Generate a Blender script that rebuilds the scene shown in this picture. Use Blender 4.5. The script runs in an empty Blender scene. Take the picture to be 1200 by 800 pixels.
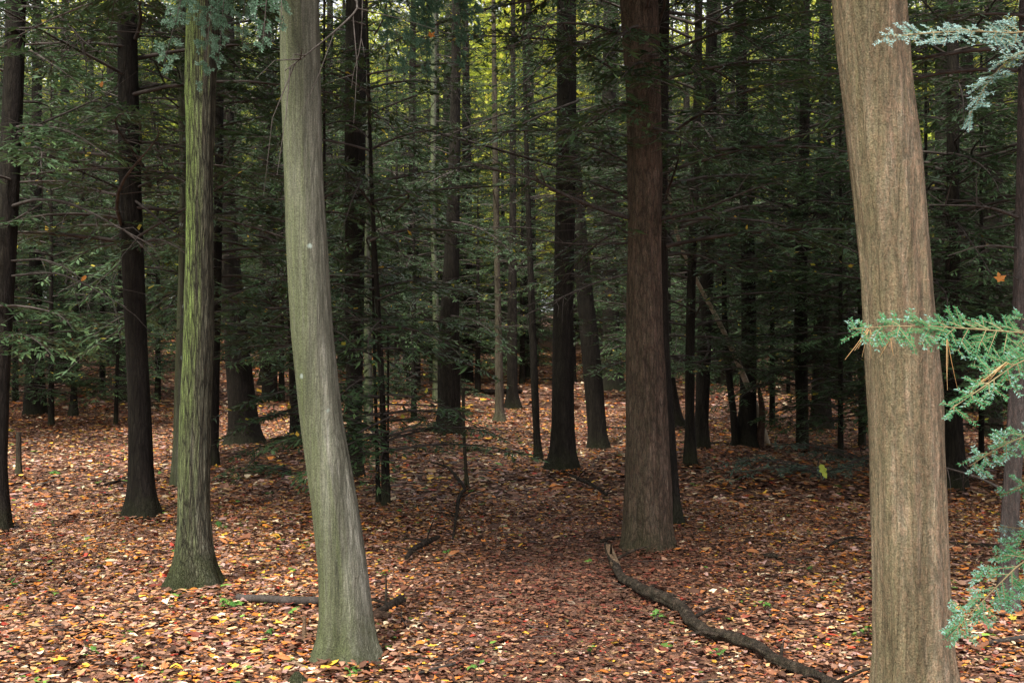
import bpy, math, random
import numpy as np
from mathutils import Vector, Quaternion

# ------------------------------------------------------------------ camera, sky, sun, exposure
sc = bpy.context.scene
C = sc.collection
R = math.radians
CAM_H, FPX = 1.6, 1333.33
cam_d = bpy.data.cameras.new('camera'); cam = bpy.data.objects.new('camera', cam_d); C.objects.link(cam)
cam.location = (0, 0, CAM_H); cam.rotation_euler = (R(90), 0, 0)
cam_d.sensor_width = 36; cam_d.lens = 40; cam_d.clip_start = .05; cam_d.clip_end = 2000
sc.camera = cam

SUN_EL, SUN_AZ = R(56), R(203)          # azimuth clockwise from +Y: behind the camera, a little to its left
world = bpy.data.worlds.new('World'); sc.world = world; world.use_nodes = True
wn = world.node_tree.nodes; wn.clear()
sky = wn.new('ShaderNodeTexSky'); sky.sky_type = 'NISHITA'; sky.sun_disc = False
sky.sun_elevation = SUN_EL; sky.sun_rotation = SUN_AZ
sky.air_density = 1.0; sky.dust_density = 4.0; sky.ozone_density = 0.6
bg = wn.new('ShaderNodeBackground'); bg.inputs[1].default_value = 0.055
wo = wn.new('ShaderNodeOutputWorld')
cloud = wn.new('ShaderNodeMix'); cloud.data_type = 'RGBA'                # bright cloud deck over most of the blue
ctc = wn.new('ShaderNodeTexCoord'); cno = wn.new('ShaderNodeTexNoise'); cno.inputs['Scale'].default_value = 3; cno.inputs['Detail'].default_value = 5
cmr = wn.new('ShaderNodeMapRange'); cmr.inputs[1].default_value = .3; cmr.inputs[2].default_value = .55; cmr.inputs[3].default_value = .55; cmr.inputs[4].default_value = .95
world.node_tree.links.new(ctc.outputs['Generated'], cno.inputs[0]); world.node_tree.links.new(cno.outputs[0], cmr.inputs[0])
world.node_tree.links.new(cmr.outputs[0], cloud.inputs[0]); world.node_tree.links.new(sky.outputs[0], cloud.inputs[6]); cloud.inputs[7].default_value = (7, 7, 7.1, 1)
world.node_tree.links.new(cloud.outputs[2], bg.inputs[0]); world.node_tree.links.new(bg.outputs[0], wo.inputs[0])
sd = bpy.data.lights.new('sun', 'SUN'); sd.energy = 1.5; sd.angle = R(10); sd.color = (1, .965, .91)
so = bpy.data.objects.new('sun', sd); C.objects.link(so)
sdir = Vector((math.sin(SUN_AZ)*math.cos(SUN_EL), math.cos(SUN_AZ)*math.cos(SUN_EL), math.sin(SUN_EL)))
so.rotation_euler = (-sdir).to_track_quat('-Z', 'Y').to_euler(); so.location = (0, -5, 30)
sc.view_settings.view_transform = 'Standard'; sc.view_settings.look = 'None'
sc.view_settings.exposure = 2.3; sc.view_settings.gamma = 1
sc.view_settings.use_curve_mapping = False
sc.render.engine = 'CYCLES'
sc.cycles.max_bounces = 6; sc.cycles.diffuse_bounces = 3; sc.cycles.transmission_bounces = 3
sc.cycles.use_denoising = True

# ------------------------------------------------------------------ small numeric helpers
def rng(seed): return np.random.default_rng(seed)
def _h(ix, iy, iz):
    ix, iy, iz = (np.asarray(v, np.int64) for v in (ix, iy, iz))
    n = (ix*374761393 + iy*668265263 + iz*214748357 + 12345) & 0xffffffff
    n = ((n ^ (n >> 13))*1274126177) & 0xffffffff
    n = ((n ^ (n >> 16))*1103515245) & 0xffffffff
    return ((n ^ (n >> 15)) & 0xffff)/65535.0
def noise(x, y, z=0.0):
    x, y, z = np.broadcast_arrays(np.asarray(x, float), np.asarray(y, float), np.asarray(z, float))
    fx, fy, fz = np.floor(x), np.floor(y), np.floor(z)
    ix, iy, iz = fx.astype(np.int64), fy.astype(np.int64), fz.astype(np.int64)
    u, v, w = x-fx, y-fy, z-fz
    u, v, w = (t*t*(3-2*t) for t in (u, v, w))
    r = 0
    for a in (0, 1):
        for b in (0, 1):
            for c in (0, 1):
                r = r + _h(ix+a, iy+b, iz+c)*(u if a else 1-u)*(v if b else 1-v)*(w if c else 1-w)
    return r
def fbm(x, y, z=0.0, o=3):
    s, a, t = 0, 1, 0
    for k in range(o):
        s = s + a*noise(np.asarray(x)*2**k+17*k, np.asarray(y)*2**k, np.asarray(z)*2**k); t += a; a *= .5
    return s/t
def sstep(a, b, x):
    t = np.clip((np.asarray(x, float)-a)/(b-a), 0, 1); return t*t*(3-2*t)
def unit(v): return v/np.maximum(np.linalg.norm(v, axis=-1, keepdims=True), 1e-9)

def gz(x, y):
    """height of the forest floor"""
    x = np.asarray(x, float); y = np.asarray(y, float)
    left = sstep(-2, -14, x - 0*y)
    z = (fbm(x*.35, y*.35)-.5)*.16 + (fbm(x*1.3+9, y*1.3)-.5)*.05
    z = z*sstep(2, 7, np.hypot(x, y))
    z = z + sstep(20, 46, y)*(.35 + 1.0*left) + np.maximum(y-45, 0)*.045*(1-sstep(160, 320, y))
    return z
def gzf(x, y): return float(gz(x, y))
def at(px, py, Y):
    return np.array([(px-600)/FPX*Y, Y, CAM_H-(py-400)/FPX*Y])
def ground_at(px, py):
    """where the sight line of a photo point meets the forest floor"""
    a = np.arange(2.5, 110, .02)
    X, Z = (px-600)/FPX*a, CAM_H-(py-400)/FPX*a
    k = np.argmax(Z < gz(X, a)) if np.any(Z < gz(X, a)) else len(a)-1
    return X[k], a[k]

# ------------------------------------------------------------------ mesh builder
class MB:
    def __init__(s): s.v, s.n, s.f, s.m, s.c = [], 0, [], [], []
    def add(s, v, f, mat=0, col=None, smooth=None):
        v = np.asarray(v, float).reshape(-1, 3); f = np.asarray(f, np.int64)
        s.v.append(v); s.f.append(f+s.n); s.m.append(np.full(len(f), mat)); s.n += len(v)
        c = np.full((len(v), 4), .5) if col is None else np.asarray(col, float)
        if c.shape[1] == 3: c = np.hstack([c, np.ones((len(c), 1))])
        s.c.append(c)
    def mesh(s, name, mats, smooth=True):
        me = bpy.data.meshes.new(name)
        if s.n == 0: return me
        V = np.concatenate(s.v); me.vertices.add(len(V)); me.vertices.foreach_set('co', V.astype(np.float32).ravel())
        L = np.concatenate([f.ravel() for f in s.f]); tot = np.concatenate([np.full(len(f), f.shape[1]) for f in s.f])
        me.loops.add(len(L)); me.loops.foreach_set('vertex_index', L.astype(np.int32))
        me.polygons.add(len(tot))
        st = np.concatenate([[0], np.cumsum(tot)[:-1]])
        me.polygons.foreach_set('loop_start', st.astype(np.int32))
        try: me.polygons.foreach_set('loop_total', tot.astype(np.int32))
        except Exception: pass
        me.polygons.foreach_set('material_index', np.concatenate(s.m).astype(np.int32))
        me.polygons.foreach_set('use_smooth', np.full(len(tot), smooth))
        at_ = me.attributes.new('tint', 'FLOAT_COLOR', 'POINT')
        at_.data.foreach_set('color', np.concatenate(s.c).astype(np.float32).ravel())
        for m in mats: me.materials.append(m)
        me.update(calc_edges=True)
        return me
    def obj(s, name, mats, parent=None, smooth=True):
        o = bpy.data.objects.new(name, s.mesh(name, mats, smooth)); C.objects.link(o); o.parent = parent
        return o

def tubes(mb, P, Rr, seg=3, mat=0, col=None):
    """P (M,k,3) polylines, Rr (M,k) radii"""
    P = np.asarray(P, float); Rr = np.asarray(Rr, float); M, k, _ = P.shape
    if M == 0: return
    T = unit(np.gradient(P, axis=1)) if k > 2 else unit(np.repeat(P[:, 1:]-P[:, :1], 2, axis=1))
    up = np.where(np.abs(T[:, :1, 2:3]) > .9, np.array([1., 0, 0]), np.array([0, 0, 1.]))
    A = unit(np.cross(T, up)); B = np.cross(T, A)
    an = np.arange(seg)/seg*2*np.pi
    V = P[:, :, None]+Rr[:, :, None, None]*(A[:, :, None]*np.cos(an)[:, None]+B[:, :, None]*np.sin(an)[:, None])
    i, j, s_ = np.meshgrid(np.arange(M), np.arange(k-1), np.arange(seg), indexing='ij')
    b = (i*k+j)*seg
    F = np.stack([b+s_, b+(s_+1) % seg, b+seg+(s_+1) % seg, b+seg+s_], -1).reshape(-1, 4)
    mb.add(V.reshape(-1, 3), F, mat, None if col is None else np.repeat(col, k*seg, axis=0))
def strips(mb, b, d, s, L, W, mat, tint):
    """leaf-shaped diamonds: base b, direction d, side s, length L, half width W"""
    M = len(b)
    if M == 0: return
    mid = b+d*(L*.42)[:, None]
    V = np.stack([b, mid+s*W[:, None], b+d*L[:, None], mid-s*W[:, None]], 1).reshape(-1, 3)
    F = (np.arange(M)*4)[:, None]+np.arange(4)
    mb.add(V, F, mat, np.repeat(np.stack([tint, tint, tint, np.ones(M)], -1), 4, axis=0))

# ------------------------------------------------------------------ materials
def newmat(name):
    m = bpy.data.materials.new(name); m.use_nodes = True; nt = m.node_tree; nt.nodes.clear()
    return m, nt, (lambda t: nt.nodes.new('ShaderNode'+t)), nt.links.new
def ramp(n, stops):
    r = n('ValToRGB'); e = r.color_ramp.elements
    while len(e) < len(stops): e.new(.5)
    for el, (p, c) in zip(e, stops): el.position = p; el.color = (*c, 1)
    return r
def mixc(n, l, fac, a, b, mode='MIX'):
    x = n('Mix'); x.data_type = 'RGBA'; x.blend_type = mode
    if hasattr(fac, 'links') or hasattr(fac, 'is_linked'): l(fac, x.inputs[0])
    else: x.inputs[0].default_value = fac
    for k, v in ((6, a), (7, b)):
        if hasattr(v, 'is_linked'): l(v, x.inputs[k])
        else: x.inputs[k].default_value = (*v, 1)
    return x.outputs[2]
def math_(n, l, op, a, b=None, clamp=False):
    x = n('Math'); x.operation = op; x.use_clamp = clamp
    for k, v in enumerate((a, b)):
        if v is None: continue
        if hasattr(v, 'is_linked'): l(v, x.inputs[k])
        else: x.inputs[k].default_value = v
    return x.outputs[0]

def bark(name, dark, mid, light, scale=6., stretch=.13, fissure=.5, fscale=22., moss=0., mosscol=(.10, .14, .05), moss_z=None, bump=.5, base_moss=.0, lichen=0., streak=.5, flake=0., flakecol=(1.15, .95, .85), fl_scale=45., fl_stretch=.3):
    m, nt, n, l = newmat(name)
    tc = n('TexCoord'); mp = n('Mapping'); mp.inputs['Scale'].default_value = (scale, scale, scale*stretch); l(tc.outputs['Object'], mp.inputs[0])
    n1 = n('TexNoise'); n1.inputs['Scale'].default_value = 2.2; n1.inputs['Detail'].default_value = 9; n1.inputs['Roughness'].default_value = .75; l(mp.outputs[0], n1.inputs[0])
    rp = ramp(n, [(.3, dark), (.5, mid), (.7, light)]); l(n1.outputs[0], rp.inputs[0])
    # two sizes of furrow
    fis = None; hs_ = []
    for fs, thr, am in ((fscale, .24, 1.), (fscale*2.1, .28, .6)):
        mp2 = n('Mapping'); mp2.inputs['Scale'].default_value = (fs, fs, fs*stretch*.9); mp2.inputs['Location'].default_value = (fs, 3, 1); l(tc.outputs['Object'], mp2.inputs[0])
        wob = n('TexNoise'); wob.inputs['Scale'].default_value = 1.6; wob.inputs['Detail'].default_value = 5; wob.inputs['Roughness'].default_value = .7; l(mp2.outputs[0], wob.inputs[0])
        wv = mixc(n, l, .9, mp2.outputs[0], wob.outputs['Color'], 'ADD')
        vo = n('TexVoronoi'); vo.feature = 'DISTANCE_TO_EDGE'; vo.inputs['Scale'].default_value = 1.; l(wv, vo.inputs[0])
        cr = ramp(n, [(0., (1, 1, 1)), (thr*.45, (.4, .4, .4)), (thr, (0, 0, 0))]); l(vo.outputs[0], cr.inputs[0])
        h = math_(n, l, 'MULTIPLY', cr.outputs[0], am); hs_.append(h)
    both = math_(n, l, 'MAXIMUM', hs_[0], hs_[1]); fis = math_(n, l, 'MULTIPLY', both, fissure)
    col = mixc(n, l, fis, rp.outputs[0], tuple(c*.5 for c in dark))
    # small flakes and specks
    mp3 = n('Mapping'); mp3.inputs['Scale'].default_value = (fl_scale, fl_scale, fl_scale*fl_stretch); l(tc.outputs['Object'], mp3.inputs[0])
    nf = n('TexNoise'); nf.inputs['Scale'].default_value = 1.; nf.inputs['Detail'].default_value = 6; nf.inputs['Roughness'].default_value = .75; l(mp3.outputs[0], nf.inputs[0])
    if flake > 0:
        fr = ramp(n, [(.32, (.5, .47, .44)), (.47, (.85, .85, .8)), (.58, flakecol), (.72, (1.5, 1.5, 1.5))]); l(nf.outputs[0], fr.inputs[0])
        col = mixc(n, l, flake, col, fr.outputs[0], 'MULTIPLY')
    # broad patches and fine grain
    n2 = n('TexNoise'); n2.inputs['Scale'].default_value = 1.4; n2.inputs['Detail'].default_value = 4; l(mp.outputs[0], n2.inputs[0])
    pr = ramp(n, [(.32, (.62, .62, .6)), (.68, (1.3, 1.3, 1.32))]); l(n2.outputs[0], pr.inputs[0])
    col = mixc(n, l, streak, col, pr.outputs[0], 'MULTIPLY')
    n3 = n('TexNoise'); n3.inputs['Scale'].default_value = 150; n3.inputs['Detail'].default_value = 2; l(tc.outputs['Object'], n3.inputs[0])
    gr = ramp(n, [(.3, (.55, .55, .55)), (.7, (1.4, 1.4, 1.42))]); l(n3.outputs[0], gr.inputs[0])
    col = mixc(n, l, .6, col, gr.outputs[0], 'MULTIPLY')
    geo = n('NewGeometry')
    if moss > 0:
        dt = n('VectorMath'); dt.operation = 'DOT_PRODUCT'; l(geo.outputs['Normal'], dt.inputs[0]); dt.inputs[1].default_value = (-.85, -.5, 0)
        n4 = n('TexNoise'); n4.inputs['Scale'].default_value = 3; n4.inputs['Detail'].default_value = 8; n4.inputs['Roughness'].default_value = .7; l(mp.outputs[0], n4.inputs[0])
        s_ = math_(n, l, 'ADD', math_(n, l, 'MULTIPLY', dt.outputs['Value'], .55), n4.outputs[0])
        mr = n('MapRange'); mr.inputs[1].default_value = .5; mr.inputs[2].default_value = 1.1; mr.clamp = True; l(s_, mr.inputs[0])
        fac = math_(n, l, 'MULTIPLY', mr.outputs[0], moss)
        fac = math_(n, l, 'MULTIPLY', fac, math_(n, l, 'SUBTRACT', 1., fis))
        if moss_z:
            spz = n('SeparateXYZ'); l(tc.outputs['Object'], spz.inputs[0]); mz = n('MapRange'); mz.inputs[1].default_value = moss_z[0]; mz.inputs[2].default_value = moss_z[1]; mz.inputs[3].default_value = .35; l(spz.outputs[2], mz.inputs[0])
            fac = math_(n, l, 'MULTIPLY', fac, mz.outputs[0])
        mm = mixc(n, l, 1., mosscol, gr.outputs[0], 'MULTIPLY')
        col = mixc(n, l, fac, col, mm)
    if lichen > 0:
        wv2 = mixc(n, l, .06, tc.outputs['Object'], n1.outputs['Color'], 'ADD')
        v2 = n('TexVoronoi'); v2.inputs['Scale'].default_value = 7; l(wv2, v2.inputs[0])
        sel = n('SeparateColor'); l(v2.outputs['Color'], sel.inputs[0])
        d_ = math_(n, l, 'SUBTRACT', math_(n, l, 'MULTIPLY', sel.outputs[1], .2), v2.outputs['Distance'])
        lr = ramp(n, [(.0, (0, 0, 0)), (.05, (1, 1, 1))]); l(d_, lr.inputs[0])
        col = mixc(n, l, math_(n, l, 'MULTIPLY', math_(n, l, 'MULTIPLY', lr.outputs[0], math_(n, l, 'GREATER_THAN', sel.outputs[0], .6)), lichen), col, (.30, .36, .31))
    if base_moss > 0:
        sp = n('SeparateXYZ'); l(tc.outputs['Object'], sp.inputs[0])
        n5 = n('TexNoise'); n5.inputs['Scale'].default_value = 9; n5.inputs['Detail'].default_value = 5; l(tc.outputs['Object'], n5.inputs[0])
        hz = math_(n, l, 'ADD', sp.outputs[2], math_(n, l, 'MULTIPLY', math_(n, l, 'SUBTRACT', n5.outputs[0], .5), .5))
        mr = n('MapRange'); mr.inputs[1].default_value = .0; mr.inputs[2].default_value = .3; mr.inputs[3].default_value = 1; mr.inputs[4].default_value = 0; l(hz, mr.inputs[0])
        bm = mixc(n, l, 1., (.05, .06, .022), gr.outputs[0], 'MULTIPLY')
        col = mixc(n, l, math_(n, l, 'MULTIPLY', mr.outputs[0], base_moss), col, bm)
    oi = n('ObjectInfo'); vr = n('MapRange'); vr.inputs[3].default_value = .85; vr.inputs[4].default_value = 1.15; l(oi.outputs['Random'], vr.inputs[0])
    hs = n('HueSaturation'); l(col, hs.inputs['Color']); l(vr.outputs[0], hs.inputs['Value'])
    b = n('BsdfPrincipled'); b.inputs['Roughness'].default_value = .9; b.inputs['Specular IOR Level'].default_value = .15; l(hs.outputs[0], b.inputs['Base Color'])
    ht = math_(n, l, 'ADD', n1.outputs[0], math_(n, l, 'MULTIPLY', n3.outputs[0], .3))
    ht = math_(n, l, 'ADD', ht, math_(n, l, 'MULTIPLY', nf.outputs[0], .8*flake+.2))
    ht = math_(n, l, 'SUBTRACT', ht, math_(n, l, 'MULTIPLY', both, fissure*.9))
    bp = n('Bump'); bp.inputs['Strength'].default_value = bump; bp.inputs['Distance'].default_value = .018; l(ht, bp.inputs['Height']); l(bp.outputs[0], b.inputs['Normal'])
    o = n('OutputMaterial'); l(b.outputs[0], o.inputs[0])
    return m

def leafmat(name, stops, trans=.25, rough=.6, use_rgb=False, var=.25, spec=.25):
    m, nt, n, l = newmat(name)
    a = n('Attribute'); a.attribute_name = 'tint'
    if use_rgb: col = a.outputs['Color']
    else:
        r = ramp(n, stops); l(a.outputs['Fac'], r.inputs[0]); col = r.outputs[0]
    oi = n('ObjectInfo'); vr = n('MapRange'); vr.inputs[3].default_value = 1-var; vr.inputs[4].default_value = 1+var; l(oi.outputs['Random'], vr.inputs[0])
    hs = n('HueSaturation'); l(col, hs.inputs['Color']); l(vr.outputs[0], hs.inputs['Value'])
    b = n('BsdfPrincipled'); b.inputs['Roughness'].default_value = rough; b.inputs['Specular IOR Level'].default_value = spec; l(hs.outputs[0], b.inputs['Base Color'])
    t = n('BsdfTranslucent'); l(hs.outputs[0], t.inputs[0])
    mx = n('MixShader'); mx.inputs[0].default_value = trans; l(b.outputs[0], mx.inputs[1]); l(t.outputs[0], mx.inputs[2])
    o = n('OutputMaterial'); l(mx.outputs[0], o.inputs[0])
    return m

M_GREY = bark('grey_smooth_bark', (.08, .08, .062), (.17, .168, .132), (.345, .34, .295), 7, .06, .5, 42, moss=.8, mosscol=(.135, .165, .065), bump=.7, base_moss=.6, lichen=1., streak=1., flake=.7, flakecol=(1.06, 1., .97), fl_scale=60, fl_stretch=.14)
M_MOSSY = bark('mossy_furrowed_bark', (.055, .05, .038), (.17, .165, .12), (.29, .29, .21), 9, .09, 1., 54, moss=1.2, mosscol=(.26, .37, .09), moss_z=(.4, 2.), bump=1., base_moss=.85, flake=.4, fl_scale=60, fl_stretch=.15)
M_TAN = bark('tan_bark', (.125, .098, .068), (.24, .192, .135), (.43, .36, .285), 7, .1, .5, 26, moss=.5, mosscol=(.21, .2, .095), bump=1., streak=1., flake=1., flakecol=(1.2, 1., .9), fl_scale=58, fl_stretch=.42)
M_RED = bark('reddish_scaly_bark', (.065, .048, .036), (.135, .097, .075), (.27, .205, .165), 9, .2, .75, 36, moss=.4, mosscol=(.12, .115, .055), bump=1., base_moss=.35, flake=.9, flakecol=(1.15, .97, .9), fl_scale=45, fl_stretch=.3)
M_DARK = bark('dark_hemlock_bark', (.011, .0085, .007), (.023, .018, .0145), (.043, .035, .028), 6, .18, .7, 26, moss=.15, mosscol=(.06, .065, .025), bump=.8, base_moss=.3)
M_BROWN = bark('brown_bark', (.035, .026, .02), (.075, .058, .044), (.12, .10, .08), 6, .18, .6, 26, moss=.3, mosscol=(.09, .10, .035), bump=.8, base_moss=.5)
M_PALE = bark('pale_lichened_bark', (.05, .048, .036), (.10, .098, .075), (.17, .17, .135), 6, .2, .4, 30, moss=.8, mosscol=(.11, .15, .05), bump=.7)
M_LAV = bark('lavender_grey_bark', (.05, .042, .04), (.10, .086, .08), (.16, .14, .135), 6, .2, .5, 28, bump=.7, flake=.7)
M_SNAG = bark('bare_weathered_wood', (.32, .25, .17), (.58, .5, .38), (.72, .66, .55), 5, .1, .35, 20, bump=.4, streak=.3)
M_BARE = bark('split_bare_wood', (.08, .05, .03), (.19, .125, .075), (.3, .215, .14), 9, .3, .5, 20, bump=.6)
M_ROT = bark('rotten_wood', (.03, .018, .012), (.075, .045, .03), (.16, .10, .065), 9, .4, .5, 20, bump=1.)
M_LIMB = bark('grey_limb_bark', (.03, .025, .021), (.065, .054, .046), (.12, .105, .092), 14, .3, .3, 40, bump=.4)
def plain(name, a, b, rough=.85):
    m, nt, n, l = newmat(name)
    tc = n('TexCoord'); no = n('TexNoise'); no.inputs['Scale'].default_value = 9; no.inputs['Detail'].default_value = 4; l(tc.outputs['Object'], no.inputs[0])
    r = ramp(n, [(.35, a), (.65, b)]); l(no.outputs[0], r.inputs[0])
    p = n('BsdfPrincipled'); p.inputs['Roughness'].default_value = rough; p.inputs['Specular IOR Level'].default_value = .15; l(r.outputs[0], p.inputs['Base Color'])
    o = n('OutputMaterial'); l(p.outputs[0], o.inputs[0]); return m
M_TWIG = plain('twig_wood', (.045, .036, .032), (.10, .082, .07))
M_NEEDLE = leafmat('hemlock_needles', [(0, (.028, .054, .023)), (.5, (.054, .10, .042)), (.85, (.10, .165, .064)), (1, (.16, .24, .08))], .25, .45)
M_NPALE = leafmat('blue_green_needles', [(0, (.03, .085, .05)), (.5, (.08, .17, .13)), (1, (.30, .45, .43))], .2, .5, var=.05)
M_NTEAL = leafmat('teal_green_needles', [(0, (.045, .10, .05)), (.5, (.11, .21, .125)), (1, (.27, .41, .31))], .25, .5, var=.05)
M_NGREEN = leafmat('fresh_green_needles', [(0, (.014, .065, .018)), (.5, (.036, .15, .045)), (.85, (.07, .21, .10)), (1, (.21, .36, .31))], .2, .5, var=.05)
M_NGREY = leafmat('dull_grey_green_needles', [(0, (.05, .08, .055)), (.5, (.09, .13, .09)), (1, (.14, .19, .135))], .15, .6, var=.1)
M_TWIGTAN = plain('tan_twig_wood', (.13, .10, .05), (.24, .19, .10))
M_OLEAF = leafmat('orange_leaf', [(0, (.35, .16, .03)), (1, (.5, .19, .035))], .35, .5, var=.05)
M_PINE = leafmat('dead_pine_needles', [(0, (.42, .22, .08)), (1, (.62, .42, .2))], .2, .5, var=.02)
M_YLEAF = leafmat('autumn_leaves', [(0, (.2, .28, .05)), (.45, (.45, .52, .08)), (.8, (.7, .62, .09)), (1, (.72, .46, .07))], .5, .5, var=.2)
M_LITTER = leafmat('dry_fallen_leaves', None, .12, .55, use_rgb=True, var=0, spec=.35)
M_PLANT = leafmat('seedling_leaves', [(0, (.06, .16, .03)), (1, (.16, .32, .06))], .3, .45, var=.1)

# ------------------------------------------------------------------ object bookkeeping
def tag(o, label, cat, group=None, kind=None):
    if label: o['label'] = label
    if cat: o['category'] = cat
    if group: o['group'] = group
    if kind: o['kind'] = kind
    return o
def thing(name, loc, label, cat, group=None, rz=0):
    o = bpy.data.objects.new(name, None); C.objects.link(o); o.empty_display_size = .2
    o.location = loc; o.rotation_euler = (0, 0, rz)
    return tag(o, label, cat, group)

# ------------------------------------------------------------------ the forest floor
def make_ground():
    u = np.linspace(-1, 1, 361); xs = np.sign(u)*(np.abs(u)**2.6)*700 + u*14
    w = np.linspace(-1, 1, 401); ys = np.sign(w)*(np.abs(w)**2.6)*700 + w*16 + 8
    X, Y = np.meshgrid(xs, ys, indexing='ij'); Z = gz(X, Y)
    V = np.stack([X, Y, Z], -1).reshape(-1, 3)
    i, j = np.meshgrid(np.arange(len(xs)-1), np.arange(len(ys)-1), indexing='ij'); k = i*len(ys)+j
    F = np.stack([k, k+len(ys), k+len(ys)+1, k+1], -1).reshape(-1, 4)
    m, nt, n, l = newmat('forest_floor')
    tc = n('TexCoord')
    vo = n('TexVoronoi'); vo.inputs['Scale'].default_value = 14; vo.inputs['Randomness'].default_value = 1; l(tc.outputs['Object'], vo.inputs[0])
    sp = n('SeparateColor'); l(vo.outputs['Color'], sp.inputs[0])
    r = ramp(n, [(0, (.04, .02, .014)), (.3, (.085, .042, .03)), (.55, (.14, .074, .054)), (.75, (.2, .11, .075)), (.92, (.27, .16, .08)), (1, (.34, .26, .19))]); l(sp.outputs[0], r.inputs[0])
    no = n('TexNoise'); no.inputs['Scale'].default_value = 60; no.inputs['Detail'].default_value = 5; l(tc.outputs['Object'], no.inputs[0])
    gr = ramp(n, [(.35, (.45, .42, .4)), (.65, (1.2, 1.2, 1.2))]); l(no.outputs[0], gr.inputs[0])
    col = mixc(n, l, .9, r.outputs[0], gr.outputs[0], 'MULTIPLY')
    p = n('BsdfPrincipled'); p.inputs['Roughness'].default_value = .9; p.inputs['Specular IOR Level'].default_value = .1; l(col, p.inputs['Base Color'])
    bp = n('Bump'); bp.inputs['Strength'].default_value = .8; bp.inputs['Distance'].default_value = .03
    l(math_(n, l, 'ADD', no.outputs[0], sp.outputs[1]), bp.inputs['Height']); l(bp.outputs[0], p.inputs['Normal'])
    o = n('OutputMaterial'); l(p.outputs[0], o.inputs[0])
    mb = MB(); mb.add(V, F)
    g = mb.obj('ground', [m]); g['kind'] = 'structure'
make_ground()

def lin(c):
    c = np.asarray(c, float)/255; return np.where(c < .04045, c/12.92, ((c+.055)/1.055)**2.4)
PAL = np.array([lin(c) for c in [(194, 158, 116), (164, 128, 108), (126, 94, 78), (92, 66, 54), (208, 130, 58), (222, 178, 66), (230, 212, 182), (66, 48, 40), (172, 66, 50), (180, 146, 140), (100, 136, 60), (180, 120, 78), (140, 96, 74), (122, 66, 54)]])
PW = np.array([.13, .15, .14, .11, .09, .055, .07, .09, .025, .12, .025, .08, .11, .05]); PW = PW/PW.sum()
def leaf_outline(kind):
    if kind == 'maple':
        a = np.radians([-90, -60, -38, -20, 5, 22, 38, 60, 72, 90, 108, 120, 142, 158, 175, 200, 218, 240])
        r = np.array([.30, .42, .62, .46, .58, .92, .62, .50, .72, 1.05, .72, .50, .62, .92, .58, .46, .62, .42])
    elif kind == 'oak':
        t = np.linspace(0, 1, 8); w = np.array([.06, .16, .30, .20, .42, .26, .30, .04])
        xs = np.concatenate([w, -w[::-1]]); ys = np.concatenate([t, t[::-1]])*2-1
        return np.stack([xs*1.3, ys], 1)
    elif kind == 'oval':
        a = np.arange(8)/8*2*np.pi; return np.stack([np.cos(a)*.48, np.sin(a)], 1)
    else:
        a = np.arange(5)/5*2*np.pi+.3; return np.stack([np.cos(a)*.62, np.sin(a)*.9], 1)
    return np.stack([np.cos(a)*r, np.sin(a)*r], 1)
def litter(mb, seed, N, pos, kinds, size, lift):
    """N loose leaves lying on the floor, curled and tilted"""
    g = rng(seed); idx = g.integers(0, len(kinds), N)
    x, y = pos
    path = np.exp(-((x-(.25+.12*(y-5)))/(.55+.07*y))**2)*sstep(14, 8, y)         # trodden strip with darker crumbled litter
    patch = fbm(x*.7+3, y*.7)
    ci = g.choice(len(PAL), N, p=PW)
    dull = g.random(N) < (.22+.5*path+.35*sstep(.5, .7, patch))
    ci = np.where(dull, np.where(g.random(N) < path, g.choice([2, 3, 3, 12, 13], N), g.choice([1, 2, 3, 7, 11, 12], N)), ci)
    cols = PAL[ci]*np.array([1.12, 1.06, .96])*np.exp(g.normal(-.02, .26, N))[:, None]*(.92-.2*path)[:, None]
    z0 = gz(x, y)+lift*g.random(N)+.004
    sz = size*np.exp(g.normal(0, .33, N))*(1-.25*path)
    rz = g.random(N)*2*np.pi; tl = np.abs(g.normal(0, .11, N))*np.exp(g.normal(0, .4, N)); ta = g.random(N)*2*np.pi
    c1, c2 = g.normal(.05, .24, N), g.normal(.03, .2, N)
    for k, kd in enumerate(kinds):
        q = np.where(idx == k)[0]
        if len(q) == 0: continue
        o = leaf_outline(kd); n_ = len(o)
        P = np.zeros((len(q), n_+1, 3)); P[:, 1:, :2] = o
        P[:, 1:, :2] *= 1+g.normal(0, .08, (len(q), n_, 1))
        P[:, :, 2] = c1[q][:, None]*P[:, :, 0]**2+c2[q][:, None]*P[:, :, 1]**2+g.normal(0, .05, (len(q), n_+1))
        P *= sz[q][:, None, None]
        # tilt about a random level axis, then spin
        ax, ay = np.cos(ta[q])[:, None], np.sin(ta[q])[:, None]
        along = P[:, :, 0]*ax+P[:, :, 1]*ay; per = -P[:, :, 0]*ay+P[:, :, 1]*ax
        ct, st = np.cos(tl[q])[:, None], np.sin(tl[q])[:, None]
        per2 = per*ct-P[:, :, 2]*st; zz = per*st+P[:, :, 2]*ct
        X = along*np.cos(rz[q])[:, None]-per2*np.sin(rz[q])[:, None]; Yv = along*np.sin(rz[q])[:, None]+per2*np.cos(rz[q])[:, None]
        zz = zz-zz.min(1, keepdims=True)*.75
        V = np.stack([X+x[q][:, None], Yv+y[q][:, None], zz+z0[q][:, None]], -1)
        a = np.arange(n_); tri = np.stack([np.zeros(n_, int), a+1, (a+1) % n_+1], 1)
        F = (np.arange(len(q))*(n_+1))[:, None, None]+tri[None]
        mb.add(V.reshape(-1, 3), F.reshape(-1, 3), 0, np.repeat(cols[q], n_+1, axis=0))
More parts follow.
